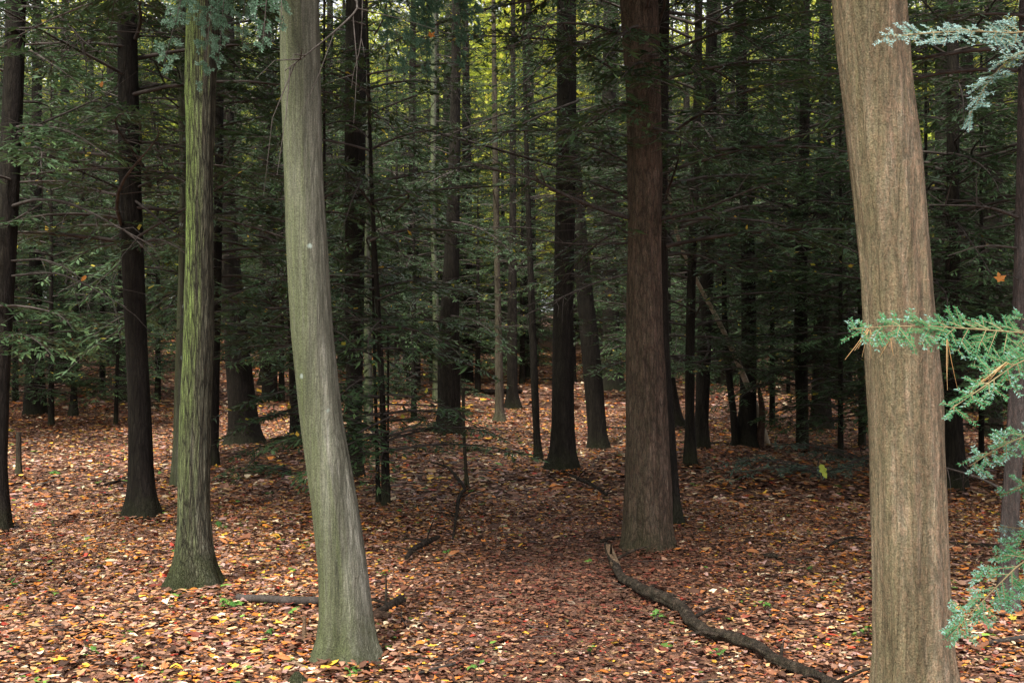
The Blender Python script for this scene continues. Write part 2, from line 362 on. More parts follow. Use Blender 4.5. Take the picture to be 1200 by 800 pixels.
def field(seed, N, y0, y1, k, pad, pw=1.0):
    """random points over the ground in front of the camera"""
    g = rng(seed); y = y0+(y1-y0)*g.random(N*2)**pw
    w = k*y+pad; keep = g.random(N*2) < w/(k*y1+pad); y = y[keep][:N]
    return (g.random(len(y))*2-1)*(k*y+pad), y
mb = MB()
p = field(1, 112000, 2.4, 11.5, .48, 1.6); litter(mb, 11, len(p[0]), p, ['maple', 'oak', 'oval', 'chip'], .0235, .03)
p = field(5, 60000, 2.4, 11.5, .48, 1.6); litter(mb, 15, len(p[0]), p, ['chip', 'oval'], .016, .035)
p = field(2, 130000, 11, 26, .5, 2.5); litter(mb, 12, len(p[0]), p, ['chip', 'oval'], .036, .03)
p = field(3, 70000, 25, 60, .5, 4); litter(mb, 13, len(p[0]), p, ['chip'], .075, .03)
LITTER_MB = mb

# ------------------------------------------------------------------ hemlock branches
def branch(mb, g, root, az, L, pitch, droop, live, r0, gap=.085, fol=1, MAT_N=0, MAT_W=1, main=True, lw=(.011, .019)):
    d = np.array([math.cos(az), math.sin(az), 0.]); lat = np.array([-d[1], d[0], 0.]); up = np.array([0, 0, 1.])
    wig = g.normal(0, .05, 3)
    def P(t):
        t = np.asarray(t)[..., None]
        return root+d*L*t+up*(math.tan(pitch)*L*t-droop*L*t*t)+lat*L*(wig[0]*np.sin(t*4+wig[1]*30)+wig[2]*t)
    tt = np.linspace(0, 1, 8)
    tubes(mb, P(tt)[None], (r0*(1-tt)**.9+.0018)[None], 4, MAT_W)
    n = max(4, int(L/gap*1.0)); t = np.sort(.1+.9*g.random(n)); side = np.where(np.arange(n) % 2 == 0, 1., -1.)
    if live <= 0:
        k = g.random(n) < .4; t, side = t[k], side[k]
        if len(t) == 0: return
    n = len(t); base = P(t); tan = unit(P(t+.02)-P(t))
    l2 = np.clip(.42*L*(1-t)+.12, .08, .8)*(.35+.65*sstep(0, .35, t))*g.uniform(.55, 1.15, n)
    ang = np.radians(g.uniform(40, 68, n))[:, None]
    d2 = unit(tan*np.cos(ang)+lat*side[:, None]*np.sin(ang)+up*g.normal(-.02, .13, n)[:, None])
    s = np.array([0, .5, 1.])
    dr2 = g.uniform(.02, .25, n)
    PP = base[:, None]+d2[:, None]*(l2[:, None]*s)[..., None]-up*(dr2*l2)[:, None, None]*(s**2)[:, None]
    tubes(mb, PP, (np.clip(l2*.007, .0016, .005)[:, None]*np.array([1, .75, .4])), 3, MAT_W)
    if live <= 0:
        # a few bare third-order twigs
        m3 = np.clip((l2/.16).astype(int), 0, 4); i = np.repeat(np.arange(n), m3)
        if len(i) == 0: return
        u = g.uniform(.3, 1, len(i)); b = base[i]+d2[i]*(l2[i]*u)[:, None]
        d3 = unit(d2[i]+g.normal(0, .6, (len(i), 3))); l3 = g.uniform(.06, .2, len(i))
        tubes(mb, np.stack([b, b+d3*l3[:, None]], 1), np.tile([.0016, .001], (len(i), 1)), 3, MAT_W)
        return
    lv = g.random(n) < live*(.45+.55*sstep(.1, .4, t))
    m3 = np.where(lv, (l2/.027*fol).astype(int)+2, 0); i = np.repeat(np.arange(n), m3)
    if len(i) == 0: return
    N = len(i); u = g.uniform(.04, 1, N); sd = np.where(g.random(N) < .5, 1., -1.)
    b = base[i]+d2[i]*(l2[i]*u)[:, None]-up*(dr2[i]*l2[i]*u*u)[:, None]
    q = unit(np.cross(up, d2[i])); a3 = np.radians(g.uniform(30, 70, N))[:, None]
    d3 = unit(d2[i]*np.cos(a3)+q*sd[:, None]*np.sin(a3)+up*g.normal(-.12, .22, N)[:, None])
    l3 = (.045+.085*(1-u*.6))*g.uniform(.6, 1.35, N)
    s3 = unit(np.cross(d3, up)+up*g.normal(0, .35, N)[:, None])
    W = g.uniform(lw[0], lw[1], N)*.75
    tint = np.clip(.42+.2*u+g.normal(0, .13, N)+(t[i]-.5)*.25, 0, 1)
    strips(mb, b, d3, s3, l3, W, MAT_N, tint)

def crown_mb(seed, z0, H, Lmax, dens=6.5, low_live=.35, low=2.0, full=7.0, droop=.22, pitch=.18, dead=.5, topthin=1.45, fol=1):
    g = rng(seed); mb = MB(); n = int((H-z0)*dens); zs = np.sort(z0+(H-z0)*g.random(n)**topthin); az = g.random()*6
    for z in zs:
        az += 2.4+g.normal(0, .5); u = (z-z0)/(H-z0)
        L = Lmax*((.72+.9*u) if u < .3 else (1-(u-.3)/.72))*g.uniform(.55, 1.1)
        L = max(L, .25); liv = (low_live+(1-low_live)*float(sstep(low, full, z)))*(1-.35*u)
        alive = g.random() < liv+(1-dead)*(1-liv)
        branch(mb, g, np.array([0, 0, z]), az, L, pitch+g.normal(0, .12)+.35*u, droop+g.normal(0, .09), liv if alive else 0, .004+.0055*L, fol=fol, gap=.07)
    V = np.concatenate(mb.v); i = g.integers(0, len(V), int(26+4*(H-z0))); N = len(i); d = unit(g.normal(0, 1, (N, 3))*np.array([1, 1, .35])); s = unit(np.cross(d, g.normal(0, .3, (N, 3))+np.array([0, 0, 1.])))
    strips(mb, V[i]+np.array([0, 0, .006]), d, s, g.uniform(.045, .085, N), g.uniform(.014, .028, N), 2, np.clip(g.normal(.85, .15, N), 0, 1))      # autumn leaves caught in the boughs
    return mb
CROWN = {}
def crown_mesh(key, **kw):
    CROWN[key] = crown_mb(**kw).mesh('hemlock_crown', [M_NEEDLE, M_TWIG, M_YLEAF])
crown_mesh('a', seed=21, z0=1.3, H=15.5, Lmax=2.8, low_live=.7, full=5, dead=.5, dens=8)
crown_mesh('b', seed=22, z0=1.9, H=17.5, Lmax=3.1, low_live=.75, full=5, dead=.5, dens=8)
crown_mesh('c', seed=23, z0=2.4, H=17, Lmax=3.3, low_live=.7, full=6, dead=.5, dens=7.5)
crown_mesh('d', seed=24, z0=.9, H=14, Lmax=2.7, low_live=.85, full=4, dead=.25, dens=9)
crown_mesh('high', seed=25, z0=5.6, H=17, Lmax=3.4, low_live=.9, dens=8)
crown_mesh('thin', seed=31, z0=2.8, H=16, Lmax=1.9, low_live=.3, full=9, dens=3.4, dead=.6)
crown_mesh('high2', seed=26, z0=4.0, H=16, Lmax=3.2, low_live=.8, dens=8)
crown_mesh('e', seed=33, z0=1.6, H=18, Lmax=3.2, low_live=.8, full=5, dead=.25, dens=10, topthin=1.0, fol=.8)
crown_mesh('f', seed=34, z0=2.2, H=19.5, Lmax=3.5, low_live=.8, full=5, dead=.25, dens=9.5, topthin=1.0, fol=.8)
crown_mesh('sap', seed=27, z0=.7, H=5.2, Lmax=1.6, low_live=.9, low=.5, full=2.5, dens=15, droop=.3, pitch=.1, dead=.2)
crown_mesh('sap2', seed=28, z0=.5, H=6.5, Lmax=1.9, low_live=.9, low=.5, full=3, dens=14, droop=.3, pitch=.12, dead=.2)
crown_mesh('sap3', seed=29, z0=1.4, H=7.5, Lmax=1.9, low_live=.9, low=1, full=3, dens=13, droop=.34, pitch=.12, dead=.2)

# ------------------------------------------------------------------ trunks
def trunk_mb(P, Rr, seg=24, seed=0, lobes=0., ridge=.03, rings=None, ridge_n=10, zfreq=.5):
    """a tapered trunk along P (k,3) with radii Rr; resampled, ridged, root lobes near the foot"""
    P = np.asarray(P, float); Rr = np.asarray(Rr, float); g = rng(seed)
    s = np.concatenate([[0], np.cumsum(np.linalg.norm(np.diff(P, axis=0), axis=1))])
    rings = rings or max(10, int(s[-1]/.35)); foot = np.linspace(0, min(.9, s[-1]*.3), 10)
    q = np.unique(np.concatenate([foot, np.linspace(0, s[-1], rings)]))
    def smooth(v):
        r = np.interp(q, s, v)
        # light smoothing so the bends are curves
        for _ in range(2): r[1:-1] = (r[:-2]+2*r[1:-1]+r[2:])/4
        return r
    Q = np.stack([smooth(P[:, k]) for k in range(3)], 1); r = smooth(Rr)
    an = np.arange(seg)/seg*2*np.pi; A, S = np.meshgrid(an, q); h = Q[:, 2:3]-P[0, 2]
    cx, sx = np.cos(A)*ridge_n*.5, np.sin(A)*ridge_n*.5
    rr = 1+ridge*2*(fbm(cx+seed, sx, S*zfreq*4, 3)-.5)+.05*(noise(np.cos(A)*1.2+seed, np.sin(A)*1.2, S*.9)-.5)
    if lobes > 0:
        ph = g.random()*6; k = g.integers(4, 7)
        lob = .5+.5*np.cos(A*k+ph+1.5*np.sin(A+ph)); rr = rr+lobes*lob*np.exp(-np.maximum(h, 0)/.2)*(1.15-.3*np.cos(2*A))
    X = Q[:, None, 0]+r[:, None]*rr*np.cos(A); Y = Q[:, None, 1]+r[:, None]*rr*np.sin(A); Z = np.repeat(Q[:, 2:3], seg, 1)
    V = np.stack([X, Y, Z], -1).reshape(-1, 3); n = len(q)
    i, j = np.meshgrid(np.arange(n-1), np.arange(seg), indexing='ij')
    F = np.stack([i*seg+j, i*seg+(j+1) % seg, (i+1)*seg+(j+1) % seg, (i+1)*seg+j], -1).reshape(-1, 4)
    mb = MB(); mb.add(V, F); mb.add(V[-seg:], np.arange(seg)[None]); return mb
TREES = {}
def px_tree(name, key, label, base, prof, mat, H=15, crown=None, cscale=1., group=None, cat='tree', lobes=.4, ridge=.04, seg=None, hd=False, rot=None, Y=None, zfreq=.5, ridge_n=10):
    """a tree whose trunk follows the photographed outline: prof = (photo row, left edge, right edge), top row first"""
    bx, by = base
    if Y is None: X0, Y0 = ground_at(bx, by)
    else: Y0 = Y; X0 = (bx-600)/FPX*Y
    z0 = gzf(X0, Y0); pts, rad = [], []
    for (py, xl, xr) in sorted(prof, reverse=True):
        w = at((xl+xr)/2, py, Y0); pts.append(w-np.array([X0, Y0, z0])); rad.append((xr-xl)/2/FPX*Y0)
    pts, rad = np.array(pts), np.array(rad)
    pts = np.vstack([[pts[0, 0], 0, min(pts[0, 2], 0)-.12], pts]); rad = np.concatenate([[rad[0]*1.12], rad])
    top, lean = pts[-1], (pts[-1]-pts[1])/max(pts[-1][2]-pts[1][2], .3)
    if H > top[2]+.5:
        for f in (.25, .5, .75, 1.):
            z = top[2]+(H-top[2])*f; pts = np.vstack([pts, [top[0]+lean[0]*(z-top[2])*.6, 0, z]]); rad = np.append(rad, max(rad[len(prof)]*(1-f)**.8, .012))
    if hd: z0 += .035
    e = thing(name, (X0, Y0, z0), label, cat, group)
    seed = sum(map(ord, key))
    seg = seg or (96 if hd else 28)
    t = trunk_mb(pts, rad, seg, seed, lobes, ridge, rings=int(pts[-1][2]/.05) if hd else None, zfreq=zfreq, ridge_n=ridge_n).obj('trunk', [mat], e)
    TREES[key] = dict(e=e, Y=Y0, X=X0, z=z0, pts=pts, rad=rad, trunk=t)
    if crown:
        c = bpy.data.objects.new('crown', CROWN[crown]); C.objects.link(c); c.parent = e
        k = min(8., H*.6); cx = np.interp(k, pts[:, 2], pts[:, 0])
        ax = Vector((cx, 0, k)); c.rotation_mode = 'QUATERNION'
        c.rotation_quaternion = Vector((0, 0, 1)).rotation_difference(ax) @ Quaternion((0, 0, 1), rot if rot is not None else random.Random(seed).random()*6.28)
        c.scale = (cscale,)*3
    return e
def limb(key, pts, r0, r1=None, twigs=6, seed=None, mat=None, sub=.35, live=0, name='branch'):
    r0 = r0*.68; r1 = r1*.7 if r1 else None; twigs = int(twigs*1.6)
    """a bare limb of tree KEY through photo points (x, y, metres nearer than the trunk)"""
    T = TREES[key]; P = np.array([at(x, y, T['Y']-d) for x, y, d in pts])-np.array([T['X'], T['Y'], T['z']])
    mb = MB(); s = np.linspace(0, 1, len(P)); q = np.linspace(0, 1, 4*len(P))
    Q = np.stack([np.interp(q, s, P[:, k]) for k in range(3)], 1)
    for _ in range(3): Q[1:-1] = (Q[:-2]+2*Q[1:-1]+Q[2:])/4
    r1 = r1 or r0*.25; tubes(mb, Q[None], (r0+(r1-r0)*q)[None], 6, 0)
    g = rng(seed or int(abs(pts[0][0])*7+abs(pts[0][1])))
    Ltot = np.linalg.norm(np.diff(Q, axis=0), axis=1).sum()
    for k in range(twigs):
        i = g.integers(len(Q)//4, len(Q)-1); d = unit(Q[i+1]-Q[i] if i+1 < len(Q) else Q[i]-Q[i-1])
        v = unit(d+g.normal(0, .7, 3)); l_ = Ltot*sub*g.uniform(.3, 1)
        mid = Q[i]+v*l_*.5+g.normal(0, .03, 3)*l_; end = Q[i]+v*l_-np.array([0, 0, .12*l_])
        tubes(mb, np.stack([Q[i], mid, end])[None], np.array([[r1*1.1+.001, r1*.8, r1*.35]]), 4, 0)
    return mb.obj(name, [mat or M_LIMB], T['e'])

# near trees (photo outlines)
px_tree('grey_barked_tree', 'N1', 'smooth grey trunk leaning slightly left, the large near one left of centre', (408, 775),
        [(0, 328, 373), (100, 329, 375), (200, 333, 378), (300, 336, 384), (400, 341, 390), (500, 351, 401), (600, 365, 419), (680, 373, 431), (730, 374, 437), (760, 370, 441), (776, 362, 448)],
        M_GREY, H=16, crown='high', hd=True, lobes=.28, ridge=.035, rot=.4)
px_tree('mossy_tree', 'N2', 'slim trunk with green moss on furrowed bark, left of the smooth grey trunk', (228, 693),
        [(0, 219, 257), (100, 217, 253), (200, 219, 249), (300, 218, 249), (400, 216, 250), (500, 211, 246), (600, 209, 245), (650, 207, 249), (675, 203, 253), (694, 196, 260)],
        M_MOSSY, H=14, crown='high2', hd=True, lobes=.55, ridge=.09, cscale=.95, rot=2.)
px_tree('tan_barked_tree', 'N3', 'thick tan trunk nearest the camera, at the right behind pale hemlock tips', (1074, 845),
        [(0, 977, 1059), (100, 987, 1067), (200, 997, 1079), (300, 1007, 1088), (400, 1014, 1096), (500, 1020, 1104), (600, 1023, 1108), (700, 1025, 1112), (780, 1026, 1118), (840, 1022, 1130)],
        M_TAN, H=17, crown='high', hd=True, lobes=.2, ridge=.085, rot=3.3)
px_tree('reddish_hemlock', 'C1', 'stout reddish-brown scaly trunk standing at the head of the fallen branch', (757, 645),
        [(0, 726, 770), (100, 733, 774), (200, 736, 776), (300, 736, 775), (400, 734, 777), (500, 733, 783), (580, 732, 786), (620, 730, 787), (645, 727, 791)],
        M_RED, H=18, crown='high2', hd=True, lobes=.22, ridge=.08, rot=1.2)
px_tree('dark_hemlock', 'C2', 'dark trunk half hidden just behind the stout reddish-brown trunk', (788, 616),
        [(0, 768, 785), (200, 768, 782), (400, 766, 783), (550, 770, 794), (600, 770, 799), (617, 766, 805)],
        M_DARK, H=17, crown='c')
px_tree('dark_hemlock', 'L1', 'straight nearly black trunk, between the left edge and the mossy trunk', (165, 608),
        [(0, 138, 160), (200, 139, 164), (300, 142, 168), (400, 148, 172), (500, 151, 178), (560, 151, 180), (590, 149, 183), (608, 143, 189)],
        M_DARK, H=18, crown='c', lobes=.5)
px_tree('dark_hemlock', 'L0', 'dark trunk at the very left edge with long arching bare boughs', (0, 625),
        [(0, 8, 30), (100, 5, 28), (200, 0, 22), (300, -3, 20), (400, -10, 12), (550, -12, 8), (625, -16, 13)],
        M_DARK, H=17, crown='thin', rot=2.3)
px_tree('lavender_barked_tree', 'R1', 'slim lavender-grey trunk at the right edge behind the pale hemlock sprays', (1180, 722),
        [(0, 1195, 1215), (150, 1193, 1213), (300, 1190, 1210), (450, 1184, 1204), (600, 1174, 1194), (690, 1169, 1192), (722, 1165, 1196)],
        M_LAV, H=13, crown='high2', cscale=.8, rot=5.2)
# middle distance
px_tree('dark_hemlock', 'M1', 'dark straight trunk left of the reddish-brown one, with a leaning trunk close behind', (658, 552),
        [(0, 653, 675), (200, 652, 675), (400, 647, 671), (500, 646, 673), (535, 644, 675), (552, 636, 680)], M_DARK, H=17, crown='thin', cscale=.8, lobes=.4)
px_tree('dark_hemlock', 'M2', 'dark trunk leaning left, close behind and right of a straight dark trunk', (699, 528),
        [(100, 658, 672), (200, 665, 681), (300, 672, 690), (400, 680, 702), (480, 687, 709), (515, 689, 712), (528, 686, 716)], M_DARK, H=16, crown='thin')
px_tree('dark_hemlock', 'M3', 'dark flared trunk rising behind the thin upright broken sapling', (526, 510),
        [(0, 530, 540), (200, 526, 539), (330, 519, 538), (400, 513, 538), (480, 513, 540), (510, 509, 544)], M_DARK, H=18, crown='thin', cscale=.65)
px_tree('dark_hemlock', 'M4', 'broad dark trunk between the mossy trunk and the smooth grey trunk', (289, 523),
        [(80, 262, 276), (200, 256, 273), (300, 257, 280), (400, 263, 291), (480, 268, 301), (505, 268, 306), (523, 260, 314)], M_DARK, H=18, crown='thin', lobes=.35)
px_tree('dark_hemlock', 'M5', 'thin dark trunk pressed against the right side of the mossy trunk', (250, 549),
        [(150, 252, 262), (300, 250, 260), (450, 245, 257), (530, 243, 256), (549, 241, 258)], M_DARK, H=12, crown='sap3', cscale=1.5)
px_tree('dark_hemlock', 'M6', 'dark trunk showing just right of the smooth grey trunk', (417, 562),
        [(0, 405, 430), (200, 404, 428), (400, 405, 426), (500, 407, 424), (545, 408, 426), (562, 404, 430)], M_DARK, H=17, crown='thin', cscale=.6)
px_tree('dark_hemlock', 'M7', 'slim dark trunk just left of the smooth grey trunk', (346, 525),
        [(250, 334, 342), (400, 338, 347), (500, 340, 352), (525, 337, 356)], M_DARK, H=12, crown='sap3', cscale=1.1)
px_tree('brown_tree', 'M8', 'pale brown trunk peeking out at the left behind the mossy trunk', (207, 573),
        [(40, 206, 219), (100, 208, 219), (200, 211, 220), (300, 210, 220), (400, 206, 218), (520, 203, 216), (573, 199, 216)], M_GREY, H=14, crown='high2', cscale=.8)
px_tree('slender_tree', 'S4', 'slender dark curved stem left of the straight dark trunk near the centre', (630, 541),
        [(250, 616, 622), (350, 619, 627), (450, 622, 631), (510, 625, 633), (541, 625, 638)], M_DARK, H=9)
px_tree('slender_tree', 'P1', 'pale lichen-spotted slender trunk in the lit opening', (586, 496),
        [(200, 577, 584), (350, 580, 587), (450, 580, 590), (485, 580, 591), (496, 576, 596)], M_BROWN, H=14, crown='thin', cscale=.65)
px_tree('dark_hemlock', 'M9', 'short-looking dark trunk with flared foot, right of the pale slender trunk', (600, 479),
        [(250, 597, 605), (400, 594, 606), (460, 594, 607), (479, 589, 612)], M_DARK, H=17, crown='thin', cscale=.65, lobes=.4)
px_tree('dark_hemlock', 'M10', 'far dark trunk with wide flared foot, left of the stout reddish-brown trunk', (717, 456),
        [(100, 706, 722), (300, 705, 724), (400, 706, 726), (440, 704, 730), (456, 698, 736)], M_DARK, H=19, crown='thin', lobes=.4)
px_tree('dark_hemlock', 'M11', 'curved dark trunk with wide foot, right behind the paired reddish trunks', (786, 501),
        [(200, 772, 786), (400, 770, 786), (450, 772, 792), (485, 774, 799), (501, 770, 806)], M_DARK, H=17, crown='d')
px_tree('dark_hemlock', 'M12', 'thin dark trunk, left of a close pair right of the reddish-brown trunk', (809, 546),
        [(150, 812, 822), (300, 806, 816), (400, 803, 814), (500, 803, 814), (546, 800, 818)], M_DARK, H=15, crown='a')
px_tree('dark_hemlock', 'M13', 'thicker dark trunk, right of a close pair right of the reddish-brown trunk', (822, 528),
        [(100, 826, 840), (250, 823, 838), (400, 817, 834), (500, 814, 830), (528, 811, 834)], M_DARK, H=17, crown='thin')
px_tree('dark_hemlock', 'M14', 'dark trunk with a leaning second stem and torn stub at its foot', (870, 526),
        [(120, 862, 876), (250, 868, 883), (400, 869, 887), (480, 866, 886), (510, 860, 888), (526, 856, 892)], M_DARK, H=17, crown='thin')
px_tree('dark_hemlock', 'M15', 'dark straight trunk behind low sweeping boughs, left of two at the right', (939, 530),
        [(150, 937, 949), (300, 932, 946), (400, 930, 946), (480, 933, 947), (530, 933, 948)], M_DARK, H=16, crown='d')
px_tree('dark_hemlock', 'M16', 'thick dark trunk just left of the tan trunk, standing farther back', (962, 504),
        [(200, 958, 974), (400, 953, 972), (480, 951, 974), (504, 948, 977)], M_DARK, H=17, crown='b')
px_tree('slender_tree', 'S16', 'thin dark stem touching the left edge of the tan trunk', (1010, 526),
        [(300, 1004, 1009), (420, 1006, 1012), (526, 1006, 1015)], M_DARK, H=9, crown='sap3')
px_tree('dark_hemlock', 'R2', 'dark trunk seen just right of the tan trunk through sagging twigs', (1118, 576),
        [(150, 1110, 1124), (350, 1108, 1124), (500, 1108, 1128), (576, 1104, 1134)], M_DARK, H=15, crown='d')
px_tree('slender_tree', 'S1', 'thin dark sapling with drooping green boughs, tallest stem of a close trio', (452, 596),
        [(260, 434, 439), (350, 440, 446), (450, 444, 451), (530, 447, 454), (596, 447, 458)], M_DARK, H=6.5, crown='sap2', rot=1.)
px_tree('slender_tree', 'S2', 'bare dark pole sapling, left stem of a close trio', (443, 593),
        [(440, 437, 441), (530, 440, 444), (593, 440, 447)], M_DARK, H=2.6, lobes=.1)
px_tree('slender_tree', 'S3', 'thinnest bare pole sapling, right stem of a close trio', (456, 591),
        [(455, 454, 456), (530, 453, 456), (591, 453, 458)], M_DARK, H=1.8, lobes=.1)
px_tree('broken_sapling', 'S5', 'thin bare upright broken sapling beside the twisted dead branch', (547, 574),
        [(455, 541, 545), (500, 541, 545), (550, 544, 548), (574, 544, 551)], M_BROWN, H=1.45, lobes=.1)
px_tree('dark_hemlock', 'F1', 'dark trunk in the lit gap right beside the broad dark trunk', (311, 451),
        [(200, 303, 312), (380, 304, 314), (435, 305, 316), (451, 301, 320)], M_DARK, H=17, crown='thin')
px_tree('dark_hemlock', 'F2', 'small far dark trunk right of another in the lit gap', (322, 431),
        [(250, 317, 323), (400, 317, 325), (431, 314, 328)], M_DARK, H=17, crown='b')
px_tree('slender_tree', 'F3', 'thin slightly leaning dark stem on leaf-strewn slope at left', (84, 490),
        [(320, 92, 96), (400, 88, 94), (460, 83, 90), (490, 79, 92)], M_DARK, H=9, crown='sap3')
px_tree('dark_hemlock', 'F4', 'dark trunk farther up the slope, left of the thin leaning stem', (74, 447),
        [(200, 70, 82), (400, 68, 82), (447, 64, 86)], M_DARK, H=18, crown='d')
px_tree('dark_hemlock', 'F5', 'thick shadowed trunk beyond the left edge trunk', (40, 487),
        [(150, 37, 49), (400, 33, 49), (487, 27, 55)], M_DARK, H=17, crown='d', lobes=.1)
px_tree('slender_tree', 'F6', 'thin dark pole just left of the straight nearly black trunk', (135, 499),
        [(330, 138, 142), (420, 136, 140), (499, 133, 138)], M_DARK, H=7, crown='sap')
px_tree('dark_hemlock', 'F7', 'dark trunk partly hidden behind the straight nearly black trunk', (146, 470),
        [(250, 138, 148), (400, 138, 150), (470, 136, 155)], M_DARK, H=17, crown='thin')
px_tree('slender_tree', 'F8', 'thin dark stem left of the mossy trunk, well behind it', (207, 484),
        [(330, 211, 216), (420, 209, 213), (484, 205, 210)], M_DARK, H=8, crown='sap3')
px_tree('slender_tree', 'F9', 'pale slender trunk among dark foliage just right of the smooth grey trunk', (430, 500),
        [(200, 426, 433), (350, 427, 434), (500, 426, 438)], M_PALE, H=15, crown='thin')
px_tree('slender_tree', 'F10', 'pale slender trunk showing above dark boughs left of centre', (508, 470),
        [(60, 505, 512), (250, 504, 510), (350, 507, 514), (470, 507, 518)], M_PALE, H=17, crown='thin')
px_tree('slender_tree', 'F11', 'yellow-green lit slender trunk above dark boughs near centre', (537, 462),
        [(60, 531, 540), (250, 530, 537), (350, 530, 537), (462, 532, 541)], M_PALE, H=17, crown='thin')
TREES_HAND = [(t['X'], t['Y']) for t in TREES.values()]

# second stem and torn stub of the multi-stemmed tree
T = TREES['M14']
def extra_stem(key, prof, mat, name='stem', top_taper=.5):
    T = TREES[key]; pts, rad = [], []
    for (py, xl, xr) in sorted(prof, reverse=True):
        pts.append(at((xl+xr)/2, py, T['Y']-.12)-np.array([T['X'], T['Y'], T['z']])); rad.append((xr-xl)/2/FPX*T['Y'])
    pts = np.array(pts); pts[0, 2] = min(pts[0, 2], -.05)
    return trunk_mb(pts, np.array(rad), 16, 5, .1, .05).obj(name, [mat], T['e'])
extra_stem('M14', [(300, 846, 851), (380, 845, 852), (440, 850, 858), (480, 855, 863), (524, 858, 868)], M_DARK)
st = extra_stem('M14', [(448, 887, 889), (468, 888, 895), (482, 891, 898), (505, 887, 896), (527, 882, 895)], M_ROT, 'stub')
st['label'] = 'torn reddish stub with a pale broken top'

# pale leaning dead snag
T = TREES['M14']; Ys = T['Y']+.45
sp = [(195, 780, 3.5), (255, 787, 4.5), (295, 797, 5), (340, 822, 5.5), (385, 848, 6), (430, 867, 7), (470, 884, 8), (512, 900, 9)]
base = at(900, 512, Ys); X0, Y0, z0 = base[0], base[1], gzf(base[0], base[1])
e = thing('dead_snag', (X0, Y0, z0), 'pale bare dead stem leaning left behind the forked dark trunk', 'dead tree')
pts = np.array([at(x, y, Ys-3.0*(512-y)/307)-np.array([X0, Y0, z0]) for y, x, w in sp[::-1]]); pts[0, 2] = -.05
trunk_mb(pts, np.array([w/2/FPX*(Ys-3.0*(512-y)/307) for y, x, w in sp[::-1]]), 14, 8, .1, .08).obj('trunk', [M_SNAG], e)

# arching boughs and dead limbs that read one by one
limb('L0', [(22, 8, 0), (47, 8, .4), (72, 20, .7), (90, 40, .9), (102, 52, 1.), (118, 62, 1.1)], .02, .005, 7)
limb('L0', [(10, 243, 0), (40, 233, .3), (75, 235, .6), (110, 250, .9), (145, 270, 1.1), (192, 294, 1.2)], .022, .004, 9)
limb('L0', [(8, 306, 0), (50, 303, .3), (75, 312, .6), (96, 327, .8)], .014, .004, 5)
limb('L0', [(8, 324, 0), (62, 318, .3), (95, 330, .5), (122, 346, .7), (148, 360, .8)], .016, .004, 6)
limb('L0', [(10, 262, 0), (30, 250, .2), (50, 238, .3)], .016, .006, 2)
limb('L0', [(14, 158, 0), (60, 140, .3), (110, 118, .6), (140, 104, .8)], .018, .004, 8)
limb('L1', [(148, 20, 0), (180, 26, -.2), (210, 40, -.4)], .012, .005, 4)
limb('L1', [(150, 43, 0), (190, 42, -.2), (215, 47, -.3)], .018, .006, 4)
limb('L1', [(150, 140, 0), (190, 139, -.2), (222, 146, -.3)], .02, .006, 5)
limb('L1', [(150, 143, 0), (180, 150, .2), (205, 159, .3)], .014, .004, 4)
limb('L1', [(150, 206, 0), (180, 212, -.2), (212, 219, -.4)], .018, .006, 5)
limb('L1', [(150, 225, 0), (120, 212, .3), (92, 200, .6), (70, 190, .8)], .018, .005, 5)
limb('L1', [(154, 232, 0), (178, 250, .3), (200, 270, .5), (222, 284, .7)], .02, .006, 4)
limb('R1', [(1196, 256, 0), (1165, 244, .2), (1140, 241, .3), (1085, 240, .6)], .016, .005, 6)
limb('R1', [(1195, 291, 0), (1162, 287, .1), (1140, 290, .2), (1110, 300, .4)], .012, .003, 4)
limb('R1', [(1178, 575, 0), (1150, 560, -.2), (1100, 545, -.5), (1060, 543, -.7)], .014, .004, 8)
limb('R1', [(1196, 330, 0), (1185, 322, .1), (1172, 323, .2)], .006, .002, 2)
limb('C1', [(740, 256, 0), (705, 246, .2), (655, 226, .6), (625, 208, .9), (560, 196, 1.2)], .03, .006, 10)
limb('C1', [(740, 284, 0), (690, 287, .2), (640, 283, .5), (600, 276, .7)], .014, .004, 6)
limb('C1', [(770, 258, 0), (800, 252, .3), (830, 244, .6), (870, 226, 1.), (905, 214, 1.2)], .022, .005, 8)
limb('C1', [(770, 240, 0), (800, 232, .1), (845, 228, .3)], .014, .004, 5)
limb('C1', [(755, 50, 0), (700, 30, .5), (650, 25, .8), (590, 60, 1.)], .022, .005, 10)
limb('C1', [(738, 320, 0), (700, 330, .3), (650, 352, .6), (610, 372, .8)], .014, .003, 6)
limb('M1', [(660, 330, 0), (690, 312, .3), (715, 298, .6), (740, 280, .8)], .014, .004, 5)
limb('M1', [(655, 195, 0), (600, 180, .4), (530, 160, 1.), (480, 148, 1.4), (430, 135, 1.7), (398, 118, 1.9)], .028, .006, 12)
limb('M1', [(655, 110, 0), (600, 130, .4), (540, 152, .7), (470, 182, 1.)], .024, .006, 10)
limb('M1', [(655, 345, 0), (630, 352, .2), (595, 372, .5)], .012, .003, 5)
limb('N1', [(352, -40, -.3), (430, 2, .5), (395, 35, .8), (362, 62, .9), (334, 83, 1.)], .009, .003, 5)
limb('N1', [(425, -10, .4), (424, 40, .4), (421, 62, .4), (414, 85, .4), (412, 103, .4)], .004, .002, 2)
limb('M13', [(826, 390, 0), (860, 412, .2), (900, 410, .5), (940, 402, .8)], .01, .003, 5)
limb('M6', [(420, 430, 0), (440, 424, .2), (470, 420, .4)], .01, .003, 4)
limb('M3', [(526, 470, 0), (500, 478, .3), (470, 474, .5), (450, 484, .7)], .012, .003, 6)
limb('S4', [(620, 300, 0), (600, 318, .2), (580, 325, .4)], .008, .003, 5)
limb('S4', [(622, 380, 0), (640, 372, .2), (655, 376, .3)], .008, .003, 5)
